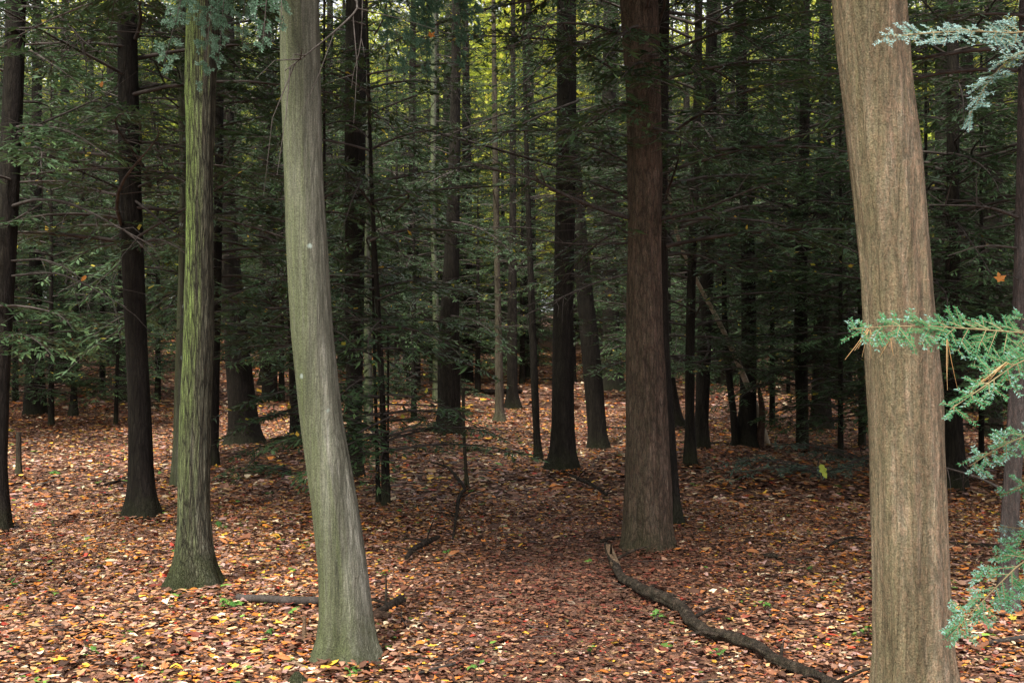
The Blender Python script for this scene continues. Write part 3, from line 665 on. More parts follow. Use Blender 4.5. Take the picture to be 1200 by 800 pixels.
limb('S4', [(618, 262, 0), (640, 240, .2), (662, 235, .4)], .008, .003, 5)
limb('S1', [(450, 512, 0), (425, 512, -.1), (405, 520, -.2)], .008, .003, 3)

def live_bough(key, a, b, live=1., mat=None, fol=1.15):
    """a needled bough of tree KEY from photo point a on its trunk to photo point b; b[2] = metres nearer"""
    T = TREES[key]; A = at(a[0], a[1], T['Y']); B = at(b[0], b[1], T['Y']-b[2]); d = B-A; L = math.hypot(d[0], d[1])
    mb = MB(); dr = .22; branch(mb, rng(int(a[0]*3+a[1]+b[0])), A-np.array([T['X'], T['Y'], T['z']]), math.atan2(d[1], d[0]), L, math.atan(d[2]/L+dr), dr, live, .006+.004*L, gap=.06, fol=fol)
    return mb.obj('bough', [mat or M_NEEDLE, M_TWIG], T['e'])
for q in [('M15', (940, 250), (842, 292, 3.6)), ('M15', (941, 170), (850, 200, 3.)), ('M15', (942, 90), (872, 150, 2.6)), ('M15', (942, 40), (860, 80, 3.2)), ('M15', (936, 330), (885, 372, 2.5)), ('M15', (942, 30), (975, 90, 2.5)),
          ('M15', (940, 210), (985, 250, 2.2)), ('C1', (757, 66), (806, 92, 1.1)), ('C1', (757, 74), (722, 104, 1.)), ('C1', (757, 90), (775, 112, 1.3)), ('C1', (755, 120), (655, 165, 1.2)), ('C1', (752, 30), (690, 80, 1.2)), ('C1', (760, 150), (840, 190, 1.)),
          ('M1', (662, 60), (590, 130, 1.6)), ('M1', (664, 120), (560, 200, 2.)), ('M1', (664, 10), (610, 60, 1.6)), ('M6', (417, 120), (480, 190, 1.8)), ('M6', (416, 220), (500, 270, 2.2)), ('M6', (416, 180), (385, 240, 1.)), ('M6', (416, 300), (470, 350, 1.8)),
          ('M3', (528, 260), (600, 310, 2.5)), ('M3', (528, 330), (470, 380, 2.5)), ('M3', (530, 200), (470, 250, 2.8)), ('M3', (526, 370), (590, 410, 2.2)), ('L0', (16, 150), (112, 182, 1.3)), ('L0', (16, 178), (70, 205, 1.6)), ('L0', (20, 60), (90, 100, 1.2)), ('L1', (150, 120), (70, 165, 1.4)),
          ('L0', (8, 360), (62, 385, 1.)), ('L0', (8, 395), (50, 418, 1.2)), ('R2', (1117, 180), (1180, 230, 2.)), ('R2', (1117, 260), (1160, 330, 2.4)), ('R2', (1117, 90), (1090, 150, 2.4)), ('R2', (1117, 380), (1175, 430, 2.)), ('R2', (1117, 330), (1080, 380, 2.)), ('M16', (965, 120), (905, 180, 2.6)), ('M16', (963, 280), (1010, 330, 2.4)),
          ('M13', (832, 60), (790, 110, 2.2)), ('M13', (832, 130), (880, 190, 2.4)), ('M14', (876, 300), (930, 350, 2.2))]:
    live_bough(*q)

# ------------------------------------------------------------------ sprays that hang close in front
def spray(e, origin, P, seed, mats, sec=.045, l2max=.28, tilt=.6, coarse=1., pal=(.35, .9), sw=1., upside=.6):
    """a fine hemlock bough along world points P with every needle modelled"""
    g = rng(seed); P = np.asarray(P, float)-np.asarray(origin); mb = MB()
    s = np.concatenate([[0], np.cumsum(np.linalg.norm(np.diff(P, axis=0), axis=1))]); L = s[-1]
    def cur(t): return np.stack([np.interp(t*L, s, P[:, k]) for k in range(3)], -1)
    tt = np.linspace(0, 1, 14); tubes(mb, cur(tt)[None], (.0042*(1-tt)**.7+.001)[None], 5, 1)
    up = np.array([0, 0, 1.])
    n = int(L/sec); t = np.clip(np.linspace(.05, .985, n)+g.normal(0, .4/n, n), 0, 1); side = np.where(np.arange(n) % 2 == 0, 1., -1.)
    tan = unit(cur(np.minimum(t+.02, 1))-cur(np.maximum(t-.02, 0))); lat = unit(np.cross(tan, up))
    lat = unit(lat*math.cos(tilt)+np.cross(lat, tan)*math.sin(tilt)*np.where(True, 1., 1.))
    b = cur(t); l2 = l2max*np.clip(1.3*(1-t)+.1, .1, 1)*g.uniform(.6, 1.1, n)
    a = np.radians(g.uniform(38, 58, n))[:, None]
    d2 = unit(tan*np.cos(a)+lat*side[:, None]*np.sin(a)+up*g.normal(-.1, .1, n)[:, None])
    l2 = np.where(d2[:, 2] > .1, l2*upside, l2)
    tubes(mb, np.stack([b, b+d2*(l2*.55)[:, None], b+d2*l2[:, None]-up*(.12*l2)[:, None]], 1), np.tile([.0022, .0016, .0008], (n, 1)), 3, 1)
    # third order twigs
    m3 = (l2/.02).astype(int)+2; i = np.repeat(np.arange(n), m3); N = len(i); u = g.uniform(.1, 1, N)
    q = unit(np.cross(d2[i], np.cross(tan[i], lat[i]))); sd = np.where(g.random(N) < .5, 1., -1.)
    b3 = b[i]+d2[i]*(l2[i]*u)[:, None]-up*(.12*l2[i]*u*u)[:, None]
    a3 = np.radians(g.uniform(30, 60, N))[:, None]
    d3 = unit(d2[i]*np.cos(a3)+q*sd[:, None]*np.sin(a3)+g.normal(0, .12, (N, 3))); l3 = (.022+.05*(1-u))*g.uniform(.7, 1.3, N)
    tubes(mb, np.stack([b3, b3+d3*l3[:, None]], 1), np.tile([.001, .0007], (N, 1)), 3, 1)
    # needles on second and third order twigs
    def comb(b0, d, l, pl, step, tip):
        m = np.maximum((l/step).astype(int), 3); k = np.repeat(np.arange(len(l)), m); M = len(k); u = g.random(M); sgn = np.where(g.random(M) < .5, 1., -1.)
        r = unit(np.cross(d[k], pl[k])); aa = np.radians(g.uniform(45, 72, M))[:, None]
        dd = unit(d[k]*np.cos(aa)+r*sgn[:, None]*np.sin(aa)+g.normal(0, .16, (M, 3)))
        LL = g.uniform(.008, .0125, M)*coarse; ss = unit(np.cross(dd, pl[k])+g.normal(0, .25, (M, 3)))
        tint = np.clip(pal[0]+(pal[1]-pal[0])*(tip[k]**1.3*.55+.5*u*tip[k])+g.normal(0, .13, M), 0, 1)
        strips(mb, b0[k]+d[k]*(l[k]*u)[:, None], dd, ss, LL, g.uniform(.0012, .0019, M)*coarse*sw, 0, tint)
    pl = unit(np.cross(tan, lat))
    comb(b, d2, l2, pl, .0018, t); comb(b3, d3, l3, pl[i], .0015, np.clip(t[i]*.5+u*.6, 0, 1))
    return mb.obj('bough', mats, e)

# hemlock standing just outside the right edge; its bough tips reach into the picture
e = thing('young_hemlock', (2.45, 3.5, gzf(2.45, 3.5)), 'hemlock at the right edge whose pale blue-green bough tips reach before the tan trunk', 'tree')
trunk_mb([(0, 0, -.1), (0, 0, 0), (.02, 0, 1.6), (.03, .02, 3.2), (.05, 0, 6.2)], [.09, .075, .06, .045, .01], 20, 3, .2, .05).obj('trunk', [M_BROWN], e)
c = bpy.data.objects.new('crown', CROWN['sap']); C.objects.link(c); c.parent = e; c.location = (.03, 0, 2.4); c.scale = (.75, .75, .75)
o0 = np.array(e.location)
def bp(*q): return [o0+np.array([.03, 0, q[0]])]+[at(x, y, Y) for x, y, Y in q[1:]]
spray(e, o0, bp(2.62, (1290, 20, 3.5), (1200, 40, 3.45), (1130, 36, 3.4), (1080, 40, 3.36), (1032, 43, 3.34)), 41, [M_NPALE, M_TWIGTAN], sec=.026, l2max=.22, tilt=.75, pal=(.3, 1.05))
spray(e, o0, bp(2.5, (1300, 20, 3.6), (1225, 50, 3.6), (1178, 72, 3.55), (1155, 100, 3.52), (1138, 133, 3.5)), 42, [M_NPALE, M_TWIGTAN], sec=.026, l2max=.15, tilt=.2, pal=(.3, 1.))
spray(e, o0, bp(1.75, (1290, 400, 3.3), (1210, 391, 3.25), (1150, 386, 3.2), (1085, 382, 3.16), (1040, 382, 3.14), (996, 386, 3.12)), 43, [M_NGREEN, M_TWIGTAN], sec=.024, l2max=.3, tilt=.8, pal=(.25, 1.))
spray(e, o0, bp(1.7, (1290, 395, 3.15), (1225, 410, 3.05), (1180, 432, 3.0), (1150, 455, 2.97), (1113, 480, 2.95)), 44, [M_NGREEN, M_TWIGTAN], sec=.024, l2max=.2, tilt=.5, pal=(.25, .95))
spray(e, o0, bp(1.4, (1290, 490, 3.5), (1230, 500, 3.5), (1190, 515, 3.5), (1160, 530, 3.48), (1136, 546, 3.46)), 45, [M_NGREEN, M_TWIGTAN], sec=.024, l2max=.2, tilt=.6, pal=(.4, 1.1))
spray(e, o0, bp(1.35, (1300, 545, 3.6), (1240, 556, 3.6), (1205, 566, 3.6), (1175, 580, 3.6)), 48, [M_NGREEN, M_TWIGTAN], sec=.035, l2max=.1, tilt=.6, pal=(.4, 1.))
spray(e, o0, bp(1.2, (1290, 600, 3.5), (1240, 630, 3.5), (1195, 660, 3.48), (1160, 695, 3.45), (1112, 746, 3.42)), 46, [M_NGREEN, M_TWIGTAN], sec=.024, l2max=.27, tilt=.55, pal=(.35, 1.05))
spray(e, o0, bp(1.25, (1290, 585, 3.7), (1240, 610, 3.7), (1205, 620, 3.7), (1170, 616, 3.68)), 47, [M_NPALE, M_TWIGTAN], sec=.03, l2max=.13, tilt=.5, pal=(.2, .8))
# dead pine needles caught on the boughs
def pine_needles(x, y, Y, n, dx, dy, label):
    o = thing('pine_needle_tuft', at(x, y, Y), label, 'needles', 'dead pine needles caught on the hemlock boughs'); g = rng(int(x+y)); mb = MB(); P = []
    for k in range(n):
        q = np.array([(dx+g.normal(0, 9))/FPX*Y, g.normal(0, .012), -(dy+g.normal(0, 8))/FPX*Y]); P.append([np.zeros(3)+g.normal(0, .002, 3), q*.5+g.normal(0, .002, 3), q])
    tubes(mb, np.array(P), np.tile([.0013, .0011, .0005], (n, 1)), 3, 0, np.repeat(g.random(n)[:, None], 3, 1)); mb.obj('needles', [M_PINE], o)
pine_needles(1018, 386, 3.12, 7, -2, 36, 'fan of tan dead needles hanging at the tip of the long bough')
pine_needles(1044, 398, 3.12, 3, -14, 20, 'two or three tan needles hanging in front of the tan trunk')
pine_needles(1110, 398, 3.1, 3, 3, 50, 'tan needles hanging just right of the tan trunk')
pine_needles(1180, 424, 3.0, 5, -38, 34, 'bundle of reddish tan needles lying along the right bough')

# pale sprays that droop across the tops of the near trunks
def droop_spray(key, P, seeds, mats, **kw):
    T = TREES[key]; spray(T['e'], (T['X'], T['Y'], T['z']), P, seeds, mats, **kw)
Yn = TREES['N2']['Y']
for k, (a, b_) in enumerate([((250, -90), (190, 84)), ((270, -90), (238, 96)), ((280, -80), (256, 72)), ((300, -60), (284, 50)), ((250, -90), (205, 30))]):
    droop_spray('N2', [at(236, -170, Yn), at(a[0], a[1], Yn-.45), at((a[0]+b_[0])/2-4, (a[1]+b_[1])/2-14, Yn-.6), at(b_[0], b_[1], Yn-.75)], 60+k, [M_NTEAL, M_TWIG], sec=.06, l2max=.3, tilt=.9, coarse=1.4, pal=(-.05, .85), upside=1.)
Yn = TREES['N1']['Y']
for k, (a, b_) in enumerate([((318, -70), (308, 52)), ((330, -60), (330, 30))]):
    droop_spray('N1', [at(350, -150, Yn), at(a[0], a[1], Yn-.3), at(b_[0], b_[1], Yn-.4)], 70+k, [M_NTEAL, M_TWIG], sec=.045, l2max=.24, tilt=.9, coarse=1.4, pal=(-.1, .75), upside=1.)
Ym = 8.6
T6 = TREES['M6']
for k, (a, b_) in enumerate([((470, -60), (452, 60)), ((500, -60), (500, 96)), ((540, -60), (540, 85)), ((520, -30), (470, 92)), ((560, -50), (555, 50))]):
    P = [at(418, -90, T6['Y']), at(a[0], a[1], Ym+.6), at((a[0]+b_[0])/2, (a[1]+b_[1])/2-18, Ym+.2), at(b_[0], b_[1], Ym)]
    droop_spray('M6', P, 80+k, [M_NTEAL, M_TWIG], sec=.06, l2max=.5, tilt=.9, coarse=2.2, pal=(-.1, .6), upside=1.)

# ------------------------------------------------------------------ understory hemlocks
def hem(name, key, label, px, py, crown, H, r, mat, cs=1., group=None, rot=0., Y=None):
    return px_tree(name, key, label, (px, py), [(py-40, px-r, px+r), (py, px-r*1.2, px+r*1.2)], mat, H=H, crown=crown, cscale=cs, group=group, rot=rot, lobes=.1)
US = [(380, 590, 'sap', 1., 2.0, 'low young hemlock with dark boughs, hidden at its foot by the smooth grey trunk'),
      (485, 492, 'sap2', 1.1, 1., 'young hemlock with drooping boughs between the pole trio and the centre trunk'),
      (560, 462, 'sap', 1.2, 2.6, 'young hemlock whose dark green boughs darken the middle of the woods'),
      (465, 468, 'sap3', 1.3, 4., 'young hemlock far behind the pole trio'),
      (612, 450, 'sap2', 1.2, .4, 'young hemlock in the gap left of the straight dark centre trunk'),
      (745, 470, 'sap2', 1.4, 3., 'young green hemlock half hidden behind the reddish-brown trunk'),
      (905, 500, 'sap', 1.4, 1.4, 'young dark hemlock between the forked trunk and the thick one'),
      (985, 540, 'sap2', 1., 5.2, 'young hemlock sweeping low boughs left of the tan trunk'),
      (1085, 560, 'sap2', 1.1, .9, 'young hemlock with grey sagging boughs behind the tan trunk'),
      (1150, 560, 'sap', 1.4, 2.2, 'young hemlock filling the space right of the tan trunk'),
      (60, 500, 'sap2', 1.1, 3.9, 'young hemlock with green boughs beside the left edge trunk'),
      (18, 470, 'sap', 1.5, .3, 'young hemlock spreading boughs at the far left edge'),
      (120, 462, 'sap3', 1.3, 2.8, 'young hemlock on the slope between the left trunks'),
      (185, 470, 'sap2', 1.2, 5.5, 'young hemlock between the nearly black trunk and the mossy trunk'),
      (330, 470, 'sap', 1.5, 1.8, 'young hemlock behind the left side of the smooth grey trunk'),
      (848, 452, 'sap3', 1.4, 3.6, 'young hemlock behind the leaning pale snag')]
for k, (x, y, c_, cs, rt, lb) in enumerate(US):
    hem('young_hemlock', 'U%d' % k, lb, x, y, c_, 5.2*cs*(1.2 if c_ != 'sap' else 1), 3.2, M_DARK, cs, 'young hemlocks in the understory', rt)

# ------------------------------------------------------------------ the woods behind
def far_trunk(seed, H, r):
    g = rng(seed); z = np.linspace(0, 1, 8); dx = np.cumsum(g.normal(0, .1, 8)); dx -= dx[0]
    P = np.stack([dx*.5, np.cumsum(g.normal(0, .05, 8)), z*H], 1); P[0] = (0, 0, -.15); P[:, 0] *= z; P[:, 1] *= z
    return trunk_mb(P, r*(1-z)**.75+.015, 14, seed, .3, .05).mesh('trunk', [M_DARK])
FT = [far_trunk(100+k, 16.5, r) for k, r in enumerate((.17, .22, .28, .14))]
g = rng(7); placed = list(TREES_HAND)
def free(x, y, dmin): return all((x-a)**2+(y-b)**2 > dmin**2 for a, b in placed)
far = 0
def far_tree(x, y, s, crown, ti, label, name='hemlock', group='hemlocks crowding the far woods'):
    e = thing(name, (x, y, gzf(x, y)), label, 'tree', group, g.random()*6.28); e.scale = (s, s, s*g.uniform(.9, 1.1))
    t = bpy.data.objects.new('trunk', FT[ti]); C.objects.link(t); t.parent = e
    c = bpy.data.objects.new('crown', CROWN[crown]); C.objects.link(c); c.parent = e
tries = 0
while far < 135 and tries < 9000:
    tries += 1
    y = 24+76*g.random()**.9; x = (g.random()*2-1)*(.47*y+3)
    if not free(x, y, 2.3+.015*y): continue
    if 27 < y < 34.5 and 5.2 < x < 7.6: continue                        # a small gap that lets light down at the right
    if y < 36 and -.08*y < x < .14*y and g.random() < .85: continue     # the open, lit middle
    placed.append((x, y)); far += 1
    far_tree(x, y, g.uniform(.85, 1.15), (g.choice(['e', 'f']) if y > 40 else g.choice(['a', 'b', 'd', 'd', 'c'])), g.integers(0, 4), 'dark hemlock among the crowded trunks of the far woods')
for (x, y) in [(-11.5, 13), (-12, 17.5), (-12, 8.5), (9, 14), (8, 19), (11.5, 22), (-13, 24), (6.6, 10.5), (10.5, 9.5), (-9.4, 16.5), (13.5, 13), (15, 18), (17, 24), (13, 28), (19, 30), (12.5, 7.5), (16.5, 11), (20, 20), (-16, 14), (-17, 20), (-15.5, 28), (-19, 24), (21, 36), (17.5, 38), (-20, 34)]:
    placed.append((x, y)); far_tree(x, y, 1., 'bacd'[int(abs(x*y)) % 4], int(abs(x)) % 4, 'hemlock at the side of the woods', group='hemlocks at the sides of the woods')
for (x, y, c_, s_) in [(-4.3, 31, 'd', .9), (-2.9, 33.5, 'e', .9), (-1.5, 37, 'd', 1.), (-3.4, 39, 'f', .9), (.6, 41, 'd', 1.), (-4.1, 44, 'e', .58), (-2.7, 46.5, 'f', .55), (-1.6, 43, 'e', .6), (-5.6, 47, 'f', .6), (-.4, 48, 'e', .62)]:
    placed.append((x, y)); far_tree(x, y, s_, c_, 1, 'dark hemlock among the crowded trunks of the far woods')
far_tree(-5.7, 4.1, .62, 'high', 1, 'unseen hemlock added just beyond the left edge to shade the litter', group='hemlocks at the sides of the woods')  # out-of-view tree added to cast a band of shade on the left floor
# far understory, hiding the foot of the wood
n_ = 0
while n_ < 60:
    y = 26+55*g.random(); x = (g.random()*2-1)*(.47*y+2)
    if y < 40 and -.1*y < x < .15*y and g.random() < .8: continue
    if 27 < y < 34.5 and 5.2 < x < 7.6: continue
    n_ += 1
    e = thing('young_hemlock', (x, y, gzf(x, y)), 'small dark hemlock growing among the far trunks', 'tree', 'young hemlocks of the far woods', g.random()*6.28); s = g.uniform(.9, 1.6); e.scale = (s, s, s)
    t = bpy.data.objects.new('trunk', FT[3]); C.objects.link(t); t.parent = e; t.scale = (.3, .3, .42)
    c = bpy.data.objects.new('crown', CROWN[g.choice(['sap', 'sap2', 'sap3'])]); C.objects.link(c); c.parent = e

n_ = 0
while n_ < 55:
    y = 56+42*g.random(); x = (g.random()*2-1)*(.47*y+3); n_ += 1
    e = thing('young_hemlock', (x, y, gzf(x, y)), 'bushy hemlock branching to the ground at the far end of the woods', 'tree', 'bushy hemlocks at the far end of the woods', g.random()*6.28); s = g.uniform(1.5, 2.3); e.scale = (s*1.15, s*1.15, s)
    t = bpy.data.objects.new('trunk', FT[3]); C.objects.link(t); t.parent = e; t.scale = (.3, .3, .42)
    c = bpy.data.objects.new('crown', CROWN[g.choice(['sap', 'sap2'])]); C.objects.link(c); c.parent = e
# autumn hardwoods beyond, catching the light
def hardwood(seed, H, rad):
    g = rng(seed); mb = MB(); cl = []
    for k in range(44):
        a, h = g.random()*6.28, g.uniform(.16, 1.); rr = rad*math.sqrt(max(.05, 1-((h-.6)/.5)**2))*g.uniform(.2, 1)
        e = np.array([rr*math.cos(a), rr*math.sin(a), H*h]); s0 = np.array([0, 0, H*max(.15, h-.25)])
        tubes(mb, np.stack([s0, (s0+e)/2+[0, 0, -.15*rr], e])[None], np.array([[.07, .05, .015]]), 5, 1); cl.append(e)
        for j in range(3): cl.append(s0+(e-s0)*g.uniform(.5, 1)+g.normal(0, .5, 3))
    cl = np.array(cl); i = g.integers(0, len(cl), 17000); N = len(i)
    b = cl[i]+g.normal(0, 1, (N, 3))*np.array([.95, .95, .7]); d = unit(g.normal(0, 1, (N, 3))+np.array([0, 0, -.4])); s = unit(np.cross(d, g.normal(0, 1, (N, 3))))
    strips(mb, b, d, s, g.uniform(.17, .34, N), g.uniform(.07, .13, N), 0, np.clip(.55+.28*(noise(b[:, 0]*.4, b[:, 1]*.4, b[:, 2]*.4)-.5)*2+g.normal(0, .12, N), 0, 1))
    return mb.mesh('hardwood_crown', [M_YLEAF, M_TWIG])
HW = [hardwood(200, 24, 5.2), hardwood(201, 27, 5.6), hardwood(202, 21, 4.6)]
n_ = 0; tries = 0
while n_ < 64 and tries < 4000:
    tries += 1
    y = 58+62*g.random(); x = (g.random()*2-1)*(.47*y+4)
    if not free(x, y, 2.6): continue
    placed.append((x, y)); n_ += 1
    e = thing('autumn_tree', (x, y, gzf(x, y)), 'yellow-green autumn tree glowing beyond the dark hemlocks', 'tree', 'autumn hardwoods beyond the hemlocks', g.random()*6.28); s = g.uniform(.85, 1.15); e.scale = (s, s, s)
    t = bpy.data.objects.new('trunk', FT[n_ % 3]); C.objects.link(t); t.parent = e
    c = bpy.data.objects.new('crown', HW[n_ % 3]); C.objects.link(c); c.parent = e

# ------------------------------------------------------------------ low boughs lying near the floor
def low_bough(label, root, tips, live, seed, mat=M_NGREY, up=.32, hz=.05, name='hemlock_bough'):
    """a fallen or sagging bough: several sprays from one point on the ground"""
    X, Y = ground_at(*root); z = gzf(X, Y); e = thing(name, (X, Y, z), label, 'branch'); g = rng(seed)
    mb = MB()
    for (dx, dy, l_) in tips:
        branch(mb, g, np.array([0, 0, hz*g.uniform(.5, 1.3)]), math.atan2(dy, dx), l_, up+g.normal(0, .08), .34, live, .008, fol=1.2)
    mb.obj('sprays', [mat, M_TWIG], e); return e
low_bough('sagging grey-green hemlock brush left of the tan trunk, with a yellow leaf on it', (965, 570), [(-1, -.1, 1.1), (-.8, .5, 1.2), (.6, .3, .9), (1, -.2, .8), (-.4, -.6, .7), (.2, .9, 1.), (-1, .3, 1.3), (-.7, -.4, .9), (.3, -.7, .7)], .85, 301, up=.42, hz=.16)
low_bough('second grey twiggy hemlock brush close to the tan trunk', (1012, 560), [(-1, .2, .9), (-.5, .8, .9), (.3, .6, .8), (-.7, -.5, .6), (-1, -.1, 1.1), (.1, -.8, .7)], .6, 302, up=.5, hz=.2)
low_bough('dark hemlock bough lying left of the smooth grey trunk', (340, 556), [(-1, -.2, .8), (-.9, -.7, .9), (-.6, .2, .5), (-.2, -.9, .5)], 1., 303, M_NEEDLE)
low_bough('flat dark hemlock bough lying in front of the flared centre trunk', (470, 506), [(1, .1, 1.1), (.8, -.4, .9), (.9, .5, .8), (.3, -.8, .5)], 1., 304, M_NEEDLE)

# ------------------------------------------------------------------ dead wood on the floor
def lying(label, pix, w, name='fallen_branch', mat=M_DARK, twigs=0, lift=0., seed=0, rough=.12, cat='branch', seg=12, lifts=None, part=None):
    """dead wood lying along photo points on the floor; w = photo widths"""
    G = [ground_at(x, y) for x, y in pix]; P = np.array([[X, Y, gzf(X, Y)] for X, Y in G]); o0 = P[0].copy()
    rad = np.array([wi/2/FPX*q[1] for wi, q in zip(w, P)]); P[:, 2] += rad*.8+lift+.022
    if lifts is not None: P[:, 2] += lifts
    P -= o0; k = max(30, len(P)*10); s = np.linspace(0, 1, len(P)); q = np.linspace(0, 1, k)
    Q = np.stack([np.interp(q, s, P[:, i]) for i in range(3)], 1); r = np.interp(q, s, rad)
    for _ in range(3): Q[1:-1] = (Q[:-2]+2*Q[1:-1]+Q[2:])/4
    g = rng(seed); jit = g.normal(0, .27, (max(4, k//9), 3))*np.array([1, 1, .5]); Q = Q+np.stack([np.interp(q, np.linspace(0, 1, len(jit)), jit[:, c]) for c in range(3)], 1)*r[:, None]*1.1*(0 if name == 'bare_wood' else sstep(.12, .25, q)[:, None]); T_ = unit(np.gradient(Q, axis=0)); A = unit(np.cross(T_, [0, 0, 1.])); B = np.cross(A, T_)
    an = np.arange(seg)/seg*2*np.pi; AA, QQ = np.meshgrid(an, q*np.linalg.norm(P[-1]-P[0])*9)
    rr = r[:, None]*(1+rough*2*(fbm(np.cos(AA)*2+seed, np.sin(AA)*2, QQ)-.5))
    V = Q[:, None]+rr[..., None]*(A[:, None]*np.cos(AA)[..., None]+B[:, None]*np.sin(AA)[..., None])
    i, j = np.meshgrid(np.arange(k-1), np.arange(seg), indexing='ij')
    F = np.stack([i*seg+j, i*seg+(j+1) % seg, (i+1)*seg+(j+1) % seg, (i+1)*seg+j], -1).reshape(-1, 4)
    mb = MB(); mb.add(V.reshape(-1, 3), F); mb.add(V[0][::-1], np.arange(seg)[None]); mb.add(V[-1], np.arange(seg)[None])
    for t in range(twigs):
        i = g.integers(2, k-2); v = unit(T_[i]*g.choice([-1, 1])*.6+A[i]*g.normal(0, .8)+np.array([0, 0, g.uniform(.1, .6)])); l_ = g.uniform(.1, .35)
        tubes(mb, np.stack([Q[i], Q[i]+v*l_*.5, Q[i]+v*l_+[0, 0, -.03]])[None], np.array([[r[i]*.35+.002, r[i]*.25+.0015, .0015]]), 5, 0)
    o = mb.obj(name, [mat]); o.location = o0; return tag(o, label, cat)
M_LOG = bark('wet_dead_bark', (.018, .014, .011), (.055, .042, .033), (.13, .105, .08), 12, .6, .6, 22, moss=.22, mosscol=(.06, .07, .03), bump=1., streak=1., flake=.8)
o = lying('long curved dark fallen branch snaking from the reddish-brown trunk to the bottom edge', [(711, 656), (718, 672), (727, 686), (744, 698), (762, 709), (780, 715), (798, 724), (810, 741), (829, 753), (854, 758), (880, 769), (908, 782), (940, 794), (968, 808), (990, 822)],
          [7, 9, 10, 12, 14, 15, 14, 15, 14, 14, 13, 13, 13, 13, 12], mat=M_LOG, twigs=11, seed=3, rough=.42, seg=24, lift=.0, lifts=[.07, .05, .02, .01, .025, .02, .0, -.008, .0, .01, .02, .01, -.005, .005, .005])
cut = lying('', [(713, 659), (717, 667), (722, 677)], [9, 10.5, 11], 'bare_wood', M_BARE, seed=4, rough=.12, lift=.0, lifts=[.064, .048, .03]); 
del cut['category']
cut.parent = o; cut.location = Vector(cut.location)-Vector(o.location)
lying('short dark stick at the foot of the reddish-brown trunk', [(704, 640), (716, 637), (728, 634)], [4, 5, 4], 'stick', M_LOG, seed=5, cat='stick')
lying('grey mossy log lying left of the smooth grey trunk', [(278, 707), (305, 711), (340, 713), (372, 712)], [8, 9, 10, 10], 'fallen_log', M_LIMB, seed=6, cat='log')
lying('short broken log with ragged end right of the smooth grey trunk', [(436, 729), (452, 721), (472, 713)], [8, 9, 12], 'fallen_log', M_LOG, 3, seed=7, rough=.3, cat='log')
lying('dark upright-ended wood chunk beside the short broken log', [(440, 728), (455, 730)], [12, 8], 'wood_chunk', M_ROT, seed=8, rough=.4, cat='wood chunk')
lying('twisted dead branch winding down from the thin broken sapling', [(505, 552), (525, 556), (545, 580), (538, 592), (535, 610), (530, 640)], [2, 3, 4, 4.5, 4, 2], mat=M_LOG, twigs=8, seed=9, rough=.25, lifts=[.08, .06, .04, .03, .02, 0])
lying('crooked dead branch left of the path with upturned tips', [(476, 664), (485, 655), (495, 650), (515, 642)], [5, 6, 7, 4], mat=M_LOG, twigs=5, seed=10, rough=.25, lifts=[.03, .04, .04, .06])
lying('twiggy dead branch in the shade left of the reddish-brown trunk', [(668, 566), (680, 572), (700, 580), (712, 586)], [3, 4, 4, 3], mat=M_LOG, twigs=9, seed=11, lifts=[.06, .06, .04, .02])
lying('thin twig arched at the foot of the smooth grey trunk', [(396, 772), (402, 764), (410, 760), (421, 758)], [3, 3, 3, 2], 'twig', M_LOG, seed=12, cat='twig', lifts=[.0, .03, .05, .06])
lying('long straight twig crossing the foot of the smooth grey trunk', [(366, 772), (390, 772), (420, 775), (520, 778)], [2.5, 2.5, 2.5, 2], 'twig', M_LOG, seed=13, cat='twig')
lying('pale thin stick lying near the bottom edge at centre', [(490, 796), (515, 790), (545, 781)], [3, 4, 3], 'stick', M_LIMB, seed=14, cat='stick')
lying('tan curved stick in front of the smooth grey trunk', [(330, 780), (345, 784), (358, 790), (368, 797)], [4, 5, 4, 3], 'stick', M_BARE, seed=15, cat='stick')
lying('dark crooked stick on bright leaves in the lower left', [(58, 743), (80, 746), (95, 744), (120, 736)], [3, 4, 4, 2], 'stick', M_LOG, 2, seed=16, cat='stick')
lying('thin dark twig curving beside the tan trunk', [(965, 648), (980, 643), (995, 640), (1015, 643)], [2, 3, 3, 2], 'twig', M_LOG, 2, seed=17, cat='twig', lifts=[.0, .03, .04, .05])
lying('grey stick lying right of the foot of the tan trunk', [(1146, 763), (1165, 760), (1185, 757), (1215, 752)], [4, 5, 6, 6], 'stick', M_LIMB, seed=18, cat='stick')
lying('long thin dead stem lying right of the tan trunk', [(1112, 641), (1140, 644), (1180, 646)], [4, 5, 5], 'stick', M_LOG, seed=19, cat='stick')
lying('thin dead pole on the slope at the left', [(26, 576), (50, 570), (75, 564)], [2.5, 2.5, 2], 'stick', M_LIMB, seed=20, cat='stick')
lying('thin stick lying left of the nearly black trunk', [(122, 572), (140, 566), (152, 560)], [3, 3, 2], 'stick', M_LOG, 2, seed=21, cat='stick')
lying('far fallen pole lying across the lit opening', [(690, 502), (715, 503), (735, 505)], [3, 3, 3], 'fallen_pole', M_LOG, seed=22, cat='log')
lying('far fallen log beyond the pale slender trunk', [(540, 459), (570, 462), (610, 461)], [5, 6, 5], 'fallen_log', M_LOG, seed=23, cat='log')
lying('far fallen pole beyond the leaning dark trunk', [(612, 445), (640, 446), (672, 446)], [2.5, 2.5, 2], 'fallen_pole', M_LOG, seed=24, cat='log')
lying('fallen pole lying between the reddish-brown trunk and the forked one', [(786, 520), (830, 522), (865, 523)], [2.5, 3, 3], 'fallen_pole', M_LOG, seed=25, cat='log')
lying('long low fallen log in the gloom behind the forked trunk', [(830, 440), (880, 441), (930, 440)], [5, 6, 5], 'fallen_log', M_LOG, seed=26, cat='log')
